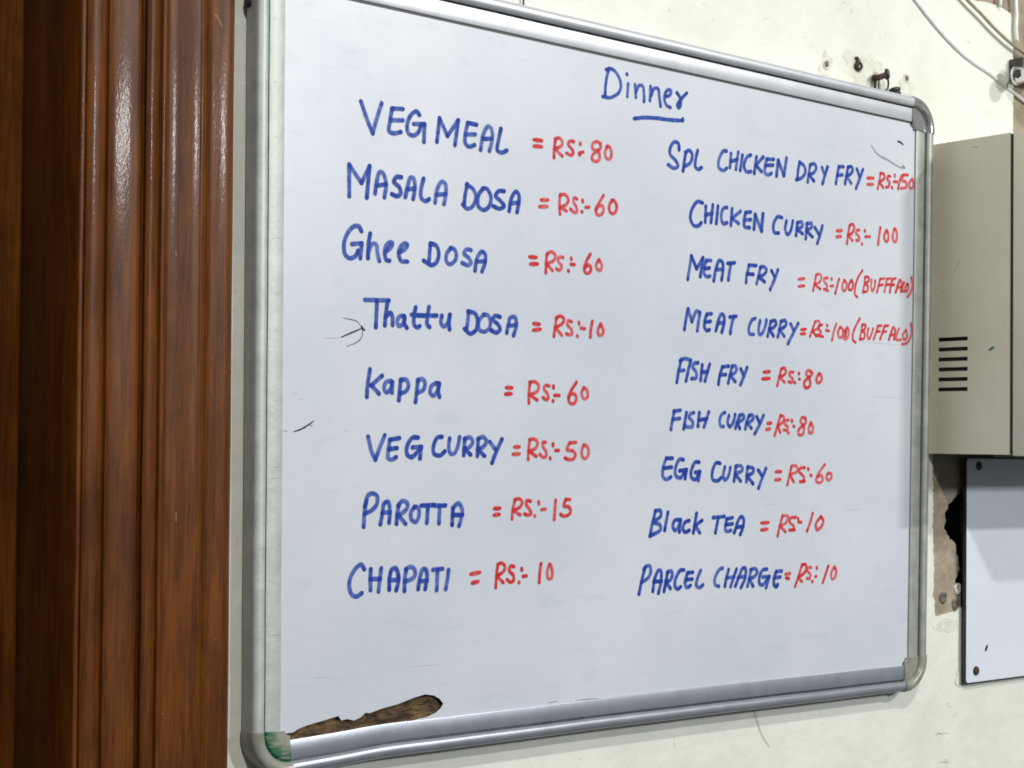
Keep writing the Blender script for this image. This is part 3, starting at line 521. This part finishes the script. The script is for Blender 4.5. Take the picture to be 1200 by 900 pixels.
entry('FISH CURRY', '80', ['95,75 80,150 70,210 / 90,75 140,68 / 82,135 135,128', '185,85 165,205', '240,85 215,95 205,120 230,150 230,185 190,190 170,180', '280,85 270,185 / 350,80 315,190 / 275,140 335,130', '470,85 445,100 430,150 440,185 460,188', '500,105 490,160 505,190 530,160 545,100', '580,105 560,155 548,200 / 578,105 605,100 610,125 590,145 562,155 | 580,205', '650,105 630,155 620,205 / 648,105 675,105 680,125 660,150 630,160 | 665,200', '705,115 725,160 / 755,105 725,175 690,240'], fw_,
  ['785,165 815,162 / 775,210 805,205', '880,110 860,180 838,255 / 880,105 905,115 905,145 860,185 | 880,230', '940,140 915,145 910,165 935,190 930,215 905,212', '965,140 967,150 / 938,232 941,237 / 975,185 985,188', '1065,125 1040,120 1030,155 1055,175 1070,150 1065,125 / 1050,175 1015,215 1015,245 1045,245 1055,210 1050,175', '1105,160 1090,200 1095,235 1115,230 1120,190 1105,160'], fw_, RB, RR)
fw_ = (765, 525, 5.4545)
entry('EGG CURRY', '60', ['125,65 85,65 | 65,125 65,185 85,200 115,185 / 72,128 120,122', '195,75 170,72 145,125 145,175 175,190 200,160 / 170,145 215,138 | 205,195', '295,90 270,90 245,145 245,185 270,200 290,170 / 270,155 300,150 | 290,208', '430,98 405,95 380,150 382,200 415,208 435,190', '460,120 450,175 460,205 480,185 495,125', '530,120 525,160 518,212 / 530,115 565,115 572,140 525,165 | 560,210', '605,125 600,165 597,215 / 605,120 640,130 640,155 600,175 | 640,228', '672,140 695,175 / 722,130 700,185 675,255'], fw_,
  ['785,152 820,150 / 782,203 815,200', '885,120 872,180 860,235 / 885,115 915,115 925,145 875,170 | 900,215', '970,125 940,130 935,150 965,185 960,210 935,215 970,212', '992,130 993,138 / 1008,172 1013,176', '1098,105 1060,160 1042,205 1060,222 1085,205 1078,175 1050,185', '1120,160 1108,185 1120,205 1140,190 1138,165 1120,160'], fw_, RB, RR)
fw_ = (750, 585, 5.217)
entry('Black TEA', '10', ['95,70 75,150 60,225 / 92,70 125,70 125,105 80,140 120,155 125,185 60,225', '170,80 150,190', '240,125 210,130 200,170 215,190 235,165 248,125 | 240,200', '300,130 275,140 262,180 275,200 300,190', '345,85 325,205 / 378,130 335,160 | 365,205', '445,112 515,105 / 478,115 460,205', '565,112 530,120 | 520,165 525,195 555,190 / 525,155 565,150', '575,205 600,130 618,105 632,120 630,165 612,215 / 590,170 630,165'], fw_,
  ['740,145 785,142 / 740,188 780,182', '870,105 855,160 840,225 / 870,100 905,105 895,140 855,165 | 890,200', '950,110 920,115 915,140 940,165 935,185 908,188 945,187', '965,115 967,125 / 968,140 985,140', '1055,85 1040,140 1020,195', '1105,105 1075,150 1080,185 1105,170 1120,130 1105,105'], fw_, RB, RR)
qw = (860, 650, 9.23)
entry('PARCEL CHARGE', '10', ['150,130 110,280 80,425 / 130,160 160,125 200,125 205,190 180,250 105,300', '230,395 250,260 290,170 315,175 320,280 290,415 / 240,290 325,285', '390,185 370,290 350,395 / 385,190 430,175 440,215 420,270 370,295 | 420,365', '565,165 530,165 475,260 470,340 500,368 530,345', '660,190 605,195 | 580,280 585,340 610,350 635,330 / 590,268 655,262', '745,170 710,260 700,330 730,355 770,325', '985,145 950,160 900,260 905,325 945,340', '1050,160 1025,250 1010,340 / 1135,155 1100,255 1070,345 / 1030,250 1110,240'] +
  [(t, qw) for t in ('15,340 60,220 95,145 125,150 120,250 75,355 / 45,245 120,235', '185,160 165,250 145,340 / 180,160 230,150 250,185 220,235 165,260 | 205,340', '355,155 310,165 275,235 275,310 310,325 345,285 375,235 / 310,240 380,235 | 345,355', '515,175 455,180 | 430,260 435,330 460,345 470,320 / 440,245 500,240')], (740, 650, 9.23),
  ['556,210 608,203 / 562,250 596,258', '735,115 700,230 660,345 / 735,110 775,105 780,160 740,215 695,245 | 735,290', '835,140 800,140 790,170 825,210 820,255 790,255', '895,135 897,150 / 880,235 890,232 / 845,285 848,292', '1020,120 990,210 960,300', '1085,130 1050,200 1060,260 1090,245 1105,170 1085,130'], qw, RB, RR)
# scratches and scuffs on the writing surface
sw = (330, 360, 6.0)
i = Ink(); i.add('430,75 480,85 530,100 560,140', sw, .0019, taper=.6, dens=.3).add('420,210 500,175 560,150', sw, .0030, taper=.4, dens=.9).add('300,215 360,217 420,210', sw, .0006, taper=.6, dens=0).add('560,132 572,155 585,160', sw, .0045, taper=.5, dens=.9).add('570,160 560,215 520,250 455,275', sw, .0018, taper=.5, dens=.5)
i.done('scratch', M['black'], wb, 'black hooked scratch left of the words Thattu DOSA')
i = Ink(); i.add('85,875 130,860 190,825 225,800', sw, .0030, taper=.5, dens=.9).add('195,830 218,832', sw, .0010, dens=.2).add('15,868 40,872', sw, .0009, dens=.1); i.done('scratch', M['black'], wb, 'short black scratch near the left rail')
for t_, w_ in (('430,870 455,867 480,874', .0010), ('100,655 155,640', .0007), ('85,610 105,600', .0007)): Ink().add(t_, sw, w_, taper=.5).done('scratch', M['grey_mark'], wb)
i = Ink(); i.add('482,680 510,720 560,750 620,785 642,788', (900, 0, 4.0), .0055, taper=.45, dens=.95).add('630,778 640,786', (900, 0, 4.0), .0065, dens=.95); i.done('scratch', M['grey_mark'], wb, 'grey curved crease in the upper right corner')
i = Ink(); i.add('607,662 622,668 632,678', (900, 0, 4.0), .0050, dens=.9, taper=.3); i.done('scratch', M['black'], wb, 'small dark nick beside the upper right corner')
i = Ink(); i.add('600,325 700,330 850,342 940,352 1000,352', (930, 360, 8.0), .0012, taper=.6); i.done('scratch', M['grey_mark'], wb, 'thin grey line under the word BUFFALO')
i = Ink(); i.add('985,205 1040,208 1110,211', (760, 410, 3.75), .0011, taper=.6); i.done('scratch', M['grey_mark'], wb)
Ink().add('965,265 1035,258', (740, 530, 3.87), .0009, taper=.6).done('scratch', M['grey_mark'], wb)
Ink().add('600,240 660,236', (740, 530, 3.87), .0006, taper=.6).done('scratch', M['grey_mark'], wb)
Ink().add('200,585 255,580', (300, 600, 3.0), .0009, taper=.6).done('scratch', M['grey_mark'], wb)
Ink().add('540,545 650,535', (300, 600, 3.0), .0007, taper=.6).done('scratch', M['grey_mark'], wb)
for t_ in ('100,105 128,100', '180,97 240,92'): Ink().add(t_, (600, 780, 2.4), .0010, dens=.6, taper=.5).done('scratch', M['black'], wb)
# wear on the left and right rails, drawn on the rail faces
for y in (22, 96, 160, 280, 345, 388, 470, 548, 560, 640, 742, 745, 790):
    i = Ink(); i.add('%d,%d %d,%d' % (318+random.randint(0, 8), y, 322+random.randint(2, 8), y+random.randint(-2, 1)), (0, 0, 1), .0009, Y=-.0040, taper=.4); i.done('scuff_mark', M['grey_mark'], wb)
for y in (276, 342, 388, 418, 590): i = Ink(); i.add('%d,%d %d,%d' % (296+random.randint(2, 6), y, 299+random.randint(2, 6), y-random.randint(0, 3)), (0, 0, 1), .0013, Y=-.0108, taper=.4); i.done('scuff_mark', M['grey_mark'], wb)
def screw(bm, c, r, axis=(0, -1, 0), h=None, ang=.6):
    h = h or r*.45; c = Vector(c)
    lathe(bm, c, axis, [(r, 0), (r, h*.35), (r*.86, h*.75), (r*.55, h), (0, h*1.05)], 22)
    a = Vector(axis).normalized()
for px, py in ((289, 2), (289, 842)):
    bm = bmesh.new(); c = at(px, py, .012); lathe(bm, c+Vector((.003, 0, 0)), (-1, 0, 0), [(.0065, 0), (.0065, .003), (.004, .0045), (0, .005)], 16); obj('fixing_screw', bm, M['black_edge'], wb)
c = at(1083.5, 752, 0.0); bm = bmesh.new(); lathe(bm, c+Vector((-.004, .004, 0)), (1, 0, 0), [(.005, 0), (.005, .006), (.003, .009), (0, .0095)], 16); obj('fixing_screw', bm, M['dark_metal'], wb, True)

# ------------------------------------------------------------------ door casing and door
ZB, ZT = -.75, 1.6
CY = -.022                                       # face of the casing
pc = [(271.0, YW), (269.8, CY+.008), (269, CY+.003), (267, CY+.0004), (262, CY-.0004), (254, CY+.0008), (246, CY+.0020), (240, CY+.0030), (238.6, CY+.0048), (237, CY+.0036), (235.5, CY), (233.5, CY-.0006), (231.5, CY+.001), (230, CY+.0005),
      (222, CY+.0018), (206, CY+.0046), (196, CY+.0064), (193, CY+.005), (191.5, CY-.001), (189, CY-.003), (186.6, CY-.0015), (185.4, CY+.003), (184, CY+.0044), (182.5, CY+.001), (180, CY-.0032), (176, CY-.0062), (171.5, CY-.0060), (168.2, CY-.0030), (166.6, CY+.002), (165, CY+.009), (163, CY+.010), (161.6, CY+.004), (160.2, CY-.0005),
      (157, CY-.0018), (148, CY-.0026), (140, CY-.0028), (132, CY-.0026), (126, CY-.0020), (123.6, CY-.0004), (122.6, CY+.006), (120.6, CY+.007), (119.4, CY+.001), (117.5, CY-.0036), (113, CY-.0070), (107, CY-.0082), (101, CY-.0074), (97.6, CY-.0045), (96.4, CY-.0005), (95.2, CY-.0010), (93, CY-.0022), (90.8, CY-.0018), (89.4, CY)]
pc = [(x, y if y == YW else CY+(y-CY)*.62) for x, y in pc]
prf = [(at(x, 450, y).x, y) for x, y in pc]
LEAN = -.0130; ZM = at(180, 450, CY).z              # the casing stands a little out of plumb
def lean(bm):
    for v in bm.verts: v.co.x += LEAN*(v.co.z-ZM)
    return bm
XJ = prf[-1][0]
dcs = thing('door_casing', 'varnished reddish brown wooden door casing with upright mouldings left of the whiteboard', 'door frame', ((prf[0][0]+XJ)/2, CY, ZB))
bm = bmesh.new(); nzs = 90; rows = []
pp = prf + [(XJ, YW), (prf[0][0], YW+.001)]
for k in range(nzs+1):
    z = ZB+(ZT-ZB)*k/nzs
    rows.append([bm.verts.new((x+.00045*noise.noise(Vector((x*30, 0, z*7))), y+.00035*noise.noise(Vector((x*60, 3, z*9))), z)) for x, y in pp])
for a, b in zip(rows, rows[1:]):
    for k in range(len(pp)): bm.faces.new((a[k], a[(k+1) % len(pp)], b[(k+1) % len(pp)], b[k]))
bm.faces.new(rows[0]); bm.faces.new(rows[-1])
o = obj('moulded_face', lean(bm), M['wood'], dcs, True); o.data.set_sharp_from_angle(angle=math.radians(50))
YD = at_x(28.5, 450, XJ+.0004).y
bm = bmesh.new(); box(bm, (XJ+.0004, CY+.003, ZB), (XJ+.034, YD+.05, ZT), .0012); obj('jamb', lean(bm), M['wood_shaded'], dcs)
bm = bmesh.new()
box(bm, (XJ-.8, YD+.002, ZB), (XJ-.0035, YD+.042, ZT), .003)
dr = obj('door', lean(bm), M['wood']); tag(dr, 'brown wooden door leaf edge set back at the far left', 'door')
# light scratch and paint flecks on the casing
M['fleck'] = ink('pale_fleck', (.42, .36, .22), (.36, .30, .2), .8, .2); yv = CY-.0034
for t_, wd, yy in (('252,17 256,22 260,32', .0016, yv), ('251.5,149 251.6,149.5', .0012, yv), ('206,294 206,300', .0012, CY-.001), ('206,600 206,611', .0011, CY-.001), ('252,749 252.3,749.3', .0016, yv), ('215,794 215.3,794.3', .0015, CY-.001), ('190,836 190.2,836.4', .0018, yv)):
    Ink().add(t_, (0, 0, 1), wd, Y=yy, dens=0, taper=.3).done('paint_fleck', M['fleck'], dcs)

# ------------------------------------------------------------------ metal box
A = at(1086, 531.5, YW); XB = A.x; zb = A.z; zt_ = at(1088, 170.5, YW).z
YS = at_x(1183.6, 300, XB).y; YD0 = at_x(1187.0, 300, XB).y; YF = YD0-.055
bx = thing('metal_box', 'beige enamelled metal switch box with six black vent slots on its side', 'metal box', (XB+.2, (YW+YF)/2, zb))
XR = XB+.42
ys = sorted([YW, YS]); slots = []
for k in range(6):
    y_ = 397.5+11.75*k
    p0 = at_x(1099.5, y_+1.0, XB); p1 = at_x(1133.8, y_-1.2, XB)
    slots.append((p0.y, p1.y, (p0.z+p1.z)/2))
hz = .0031
yl = max(s[0] for s in slots); yr = min(s[1] for s in slots)
yc = [YW, yl, yr, YS]; zc = [zb]
for s in reversed(slots): zc += [s[2]-hz, s[2]+hz]
zc += [zt_]
bm = bmesh.new()
V = {}
def gv(i, j, t):
    if (i, j, t) not in V: V[(i, j, t)] = bm.verts.new((XB+t*.0014, yc[i], zc[j]))
    return V[(i, j, t)]
for i_ in range(3):
    for j in range(len(zc)-1):
        if i_ == 1 and j % 2 == 1:
            for (a, b), (c_, d) in (((1, j), (2, j)), ((2, j), (2, j+1)), ((2, j+1), (1, j+1)), ((1, j+1), (1, j))): bm.faces.new((gv(a, b, 0), gv(c_, d, 0), gv(c_, d, 1), gv(a, b, 1)))
            continue
        for t in (0, 1): bm.faces.new((gv(i_, j, t), gv(i_+1, j, t), gv(i_+1, j+1, t), gv(i_, j+1, t)))
obj('vented_side', bm, M['box'], bx)
bm = bmesh.new()
box(bm, (XB+.0016, YS, zt_-.0014), (XR, YW, zt_)); box(bm, (XB+.0016, YS, zb), (XR, YW, zb+.0014)); box(bm, (XR-.0014, YS+.0005, zb+.0016), (XR, YW, zt_-.0016)); box(bm, (XB+.0016, YW-.0016, zb+.0016), (XR-.0016, YW, zt_-.0016))
obj('housing', bm, M['box'], bx)
bm = bmesh.new(); box(bm, (XB+.004, YS-.003, zb+.004), (XR-.004, YS+.01, zt_-.004)); box(bm, (XB+.003, YD0-.001, zb+.003), (XR-.003, YS-.0035, zt_-.003)); obj('gasket', bm, speckled('olive_gap', (.05, .05, .038), (.09, .09, .07), 60, .7), bx)
bm = bmesh.new(); box(bm, (XB+.014, YS+.012, zb+.004), (XB+.016, YW-.004, zt_-.004)); obj('slot_dark_sheet', bm, M['black_edge'], bx)  # black sheet added behind the vent slots to darken the interior
bm = bmesh.new(); box(bm, (XB-.0008, YF, zb-.002), (XR+.001, YD0, zt_+.0005), .0025); obj('box_door', bm, M['box'], bx, True).data.set_sharp_from_angle(angle=math.radians(40))
def side_ink(text, win, width, m, label=None, dens=.4):
    """marks on the side of the box (plane x = XB)"""
    k = Ink()
    for pl in parse(text, *win):
        pts = [Vector((at_x(x, y, XB).y, at_x(x, y, XB).z)) for x, y in pl]; k.k += 1
        n0 = len(k.bm.verts); stroke_mesh(k.bm, pts, width/2, 0, dens, k.el, k.dl, .4); k.bm.verts.ensure_lookup_table()
        for v in list(k.bm.verts)[n0:]: v.co = Vector((XB-.0004-.00004*k.k, v.co.x, v.co.z))
    return k.done('scuff_mark', m, bx, label)
side_ink('478,630 495,620', (1000, 200, 3), .006, M['green'], 'small green ink speck', .5)
side_ink('335,405 360,350 383,292 / 310,428 320,426 / 365,330 372,322', (1000, 200, 3), .0016, M['brown_mark'], None, .0)
side_ink('955,690 985,690 / 445,855 495,850', (900, 0, 4), .0022, M['brown_mark'], None, .3)

# ------------------------------------------------------------------ white panel
YP = YW-.011
TLp = at(1132, 537.5, YP); BLp = at(1133.2, 800.5, YP)
zt2, zb2 = TLp.z, BLp.z; xl2 = (TLp.x+BLp.x)/2; xr2 = xl2+.45
pn = thing('white_panel', 'glossy white panel with black edges screwed to the wall below the metal box', 'panel', ((xl2+xr2)/2, YP, zb2))
bm = bmesh.new()
rl = []
for cx_, cz_, a0 in ((xl2+.006, zb2+.006, 180), (xr2-.006, zb2+.006, 270), (xr2-.006, zt2-.006, 0), (xl2+.006, zt2-.006, 90)):
    for k in range(7): a = math.radians(a0+15*k); rl.append(Vector((cx_+.006*math.cos(a), cz_+.006*math.sin(a))))
sheet(bm, [rl], YP, .005, 1); obj('panel_face', bm, [M['plate'], M['black_edge']], pn)
bm = bmesh.new(); gl = [Vector((xl2+(p.x-xl2)*1.0, p.y)) for p in rl]
cen = Vector(((xl2+xr2)/2, (zt2+zb2)/2)); gl = [p+Vector((.0022 if p.x > cen.x else -.0022, .0022 if p.y > cen.y else -.0022)) for p in rl]
sheet(bm, [gl], YP+.0012, .0045); obj('edge_strip', bm, M['black_edge'], pn)
for (px, py), m_, rr, lb in (((1147, 546), 'dark_metal', .0075, 'dark grey screw head'), ((1143.5, 786), 'rust', .0075, 'rusty brown screw head')):
    bm = bmesh.new(); screw(bm, at(px, py, YP), rr); obj('screw', bm, M[m_], pn, True, lb)
i = Ink(); i.add('1155,761.5 1156.5,757.5', (0, 0, 1), .0075, Y=YP, dens=.9); i.done('drill_hole', M['black'], pn)
# screws left in the bare patch
for (px, py), m_, rr, lb in (((1105, 701), 'plug', .010, 'round grey screw plug in the bare cement patch, nearest the whiteboard'), ((1119, 708), 'plug', .009, 'round grey screw plug in the bare cement patch, lowest beside the white panel'), ((1122, 690), 'broken', .010, 'pale plaster plug in the bare cement patch just below the black cavity')):
    bm = bmesh.new(); c = at(px, py, YW+.0045); lathe(bm, c+Vector((0, .002, 0)), (0, -1, 0), [(rr, 0), (rr*.96, .0035), (rr*.6, .0045), (rr*.45, .003), (0, .0025)], 20)
    for v in bm.verts: v.co += Vector((noise.noise(v.co*130), .4*noise.noise(v.co*200), noise.noise(v.co*130+Vector((9, 2, 0)))))*.0035
    tag(obj('wall_plug', bm, M[m_], None, True), lb, 'wall plug', 'plugs left in the bare cement patch')

# chipped paint round the fixings and the lower right of the board
M['chip'] = speckled('chipped_paint', (.52, .50, .41), (.66, .665, .585), 75, .85, .7, 220, lo=.3, hi=.6)
for px, py, rx, rz, sd in ((1006, 76, .034, .024, 1), (968, 79, .013, .019, 2), (1026, 95, .022, .026, 3), (1063, 101, .016, .020, 4), (1009, 96, .018, .012, 5), (1110, 733, .030, .010, 6), (1122, 794, .007, .012, 9)):
    c = at(px, py, YW); lp = []
    for k in range(60):
        a = 2*math.pi*k/60; f = 1+.55*noise.noise(Vector((math.cos(a)*1.6, math.sin(a)*1.6, sd*7.3)))+.22*noise.noise(Vector((math.cos(a)*6, math.sin(a)*6, sd*3.1)))
        lp.append(Vector((c.x+rx*f*math.cos(a), c.z+rz*f*math.sin(a))))
    bm = bmesh.new(); sheet(bm, [lp], YW-.0002-.00008*sd, .001); obj('plaster_chip', bm, M['chip'], wall)
# ------------------------------------------------------------------ fixings above the board
def pw(px, py, off=0): return at(px, py, YW-off)
for (px, py), rr, lb in (((968, 75.5), .0060, 'small ringed screw hole in the wall above the whiteboard, left of the larger one'), ((1062, 92), .0055, 'dark wall plug above the rounded upper right corner of the whiteboard')):
    t = thing('wall_plug', lb, 'wall plug', pw(px, py), 'plugs in the wall above the board')
    bm = bmesh.new(); lathe(bm, pw(px, py), (0, -1, 0), [(rr*1.5, -.0005), (rr*1.4, .0012), (rr*.9, .0016), (rr*.75, .0004)], 20); obj('collar', bm, M['broken'], t, True)
    bm = bmesh.new(); lathe(bm, pw(px, py), (0, -1, 0), [(rr*.85, -.001), (rr*.8, .0010), (rr*.3, .0016), (0, .0018)], 16); obj('plug_core', bm, M['plug'], t, True)
t = thing('broken_plug', 'broken brown plug hole with chipped rim in the wall, left of the rusty hook', 'wall plug', pw(1006, 75))
bm = bmesh.new(); lathe(bm, pw(1006, 76), (0, -1, 0), [(.013, -.0005), (.011, .0014), (.008, .0018), (.007, .0003)], 20)
for v in bm.verts: v.co += Vector((noise.noise(v.co*160), 0, noise.noise(v.co*160+Vector((5, 0, 0)))))*.0025
obj('rim', bm, M['broken'], t, True)
bm = bmesh.new(); tube(bm, [pw(1003, 67, .001), pw(1005, 72, .003), pw(1003.5, 78, .003), pw(1006, 82, .001)], .0034, step=.002); tube(bm, [pw(1007, 73, .002), pw(1010, 78, .005), pw(1008, 81, .003)], .002, step=.002); obj('rusty_core', bm, M['rust'], t, True)
t = thing('wall_hook', 'rusty hook with wire loop on the wall above the upper right of the whiteboard', 'hook', pw(1030, 100))
bm = bmesh.new(); tube(bm, [pw(1024, 91, .0), pw(1027, 91, .012), pw(1032, 90, .016), pw(1040, 87, .018)], .0048, step=.002); obj('nail', bm, M['rust'], t, True)
bm = bmesh.new(); lathe(bm, pw(1039.5, 87, .018), (.6, -.7, .1), [(.0, -.003), (.0085, -.003), (.0085, .002), (.005, .004), (0, .004)], 18); obj('nail_head', bm, M['dark_metal'], t, True)
bm = bmesh.new(); tube(bm, [pw(1031, 91, .014), pw(1030, 97, .014), pw(1029.5, 106, .012)], .0013, step=.002); tube(bm, [pw(1039, 88, .016), pw(1041, 96, .014), pw(1040, 104, .012), pw(1036, 107, .01)], .0016, step=.002); tube(bm, [pw(1024.5, 91, .006), pw(1025.5, 98, .006), pw(1025, 106, .006)], .0026, step=.002); obj('wire_loop', bm, M['dark_metal'], t, True)
bm = bmesh.new(); tube(bm, [pw(1043, 107, .004), pw(1048, 104.6, .012), pw(1053.5, 104.3, .014)], .0036, step=.002); tube(bm, [pw(1046, 108, .006), pw(1054, 109, .008)], .0034, step=.002)
tag(obj('rubber_scrap', bm, M['black_edge'], None, True), 'black scrap of rubber poking out above the top rail near its right end', 'rubber scrap')
bm = bmesh.new(); tube(bm, [pw(613, -14, .003), pw(613.4, -4, .004), pw(613.6, 9, .004)], .0012, step=.003)
tag(obj('wire', bm, M['dark_metal'], None, True), 'thin dark wire end hanging down to the top rail of the whiteboard', 'wire')
Ink().add('676,112 688,155 700,190 722,228', (600, 780, 2.4), .0065, Y=YW, taper=.3, dens=-.4).done('stain', M['brown_mark'], wall)
def cable(px, off, r, m, name, label):
    bm = bmesh.new(); tube(bm, [pw(1060+x/8.57, y/8.57, o_) for (x, y), o_ in zip(px, off)], r, 12, .004)
    return tag(obj(name, bm, M[m], None, True), label, 'cable')
cable([(30, -90), (100, 0), (230, 170), (400, 370), (560, 530), (700, 640), (850, 740), (950, 820), (1040, 890), (1130, 960), (1250, 1060)], [.001]*8+[.001, 0.0, -.002], .0029, 'grey_cable', 'cable', 'grey cable running down the cream wall to the clamp, the lower of two diagonal cables')
cable([(540, -110), (630, 0), (760, 130), (900, 280), (1050, 420), (1200, 530), (1400, 660)], [.010]*7, .0027, 'tan_cable', 'cable', 'tan cable crossing the upper right corner above the clamp')
cable([(1112, -60), (1116, 60), (1122, 150), (1118, 250), (1118, 330), (1128, 420)], [.006]*6, .0038, 'white_cable', 'cable', 'white cable running upright along the broken plaster edge')
cable([(962, -60), (962, 0), (960, 66)], [.005]*3, .0030, 'white_cable', 'cable', 'short white cable end at the top of the wall beside the plaster edge')
t = thing('pipe_clamp', 'dark steel plate with silver bolt fixed at the plaster edge above the metal box', 'clamp', pw(1188, 100))
a0, a1 = pw(1183, 70), pw(1189, 98)
bm = bmesh.new(); box(bm, (a0.x-.002, YW-.028, a1.z), (a0.x+.055, YW, a0.z), .002); obj('base_plate', bm, M['dark_metal'], t)
bm = bmesh.new(); cc = at(1190.5, 88, YW-.026)
lathe(bm, cc+Vector((.006, .004, 0)), (0, -1, 0), [(.0, 0), (.016, 0), (.016, .004), (.0135, .006), (.0135, .03), (.016, .032), (.016, .045), (.012, .047), (0, .047)], 28); obj('bolt', bm, M['chrome'], t, True).data.set_sharp_from_angle(angle=math.radians(40))
bm = bmesh.new(); lathe(bm, cc+Vector((-.006, -.008, 0)), (-1, -.15, 0), [(.0075, -.006), (.0075, .002), (.004, .004), (0, .004)], 18); obj('bolt_end', bm, M['dark_metal'], t, True)

# ------------------------------------------------------------------ scuffs on the wall
for (x, y), (dx, dy), wd, dn in (((1100, 860), (8, 2), .008, -.5), ((1104, 892), (9, 1), .010, -.4), ((1118, 840), (3, -4), .005, -.6), ((1108, 824), (5, 3), .004, -.5), ((1119, 797), (1, 6), .006, -.3), ((943, 43), (1, 1), .003, -.3), ((987, 0), (4, 3), .003, -.3), ((1132, 47), (3, 1), .0035, -.1), ((1125, 29), (1, 2), .003, -.4), ((1152, 123), (1, 2), .003, .2), ((790, 868), (1, 8), .003, -.5), ((962, 848), (4, 1), .003, -.4), ((1022, 66), (1, 3), .006, -.5), ((1037, 745), (4, 1), .003, -.5)):
    i = Ink()
    for q in range(4):
        jx, jy = random.uniform(-.5, .5)*(3+dx), random.uniform(-.5, .5)*(3+abs(dy)); f = random.uniform(.4, 1.1)
        i.add('%g,%g %g,%g %g,%g' % (x+jx, y+jy, x+jx+dx*f*.5+random.uniform(-1, 1), y+jy+dy*f*.5+random.uniform(-1.2, 1.2), x+jx+dx*f, y+jy+dy*f), (0, 0, 1), wd*random.uniform(.15, .5), Y=YW, taper=.7, dens=dn-.2)
    i.done('scuff_mark', M['grey_mark'], wall)
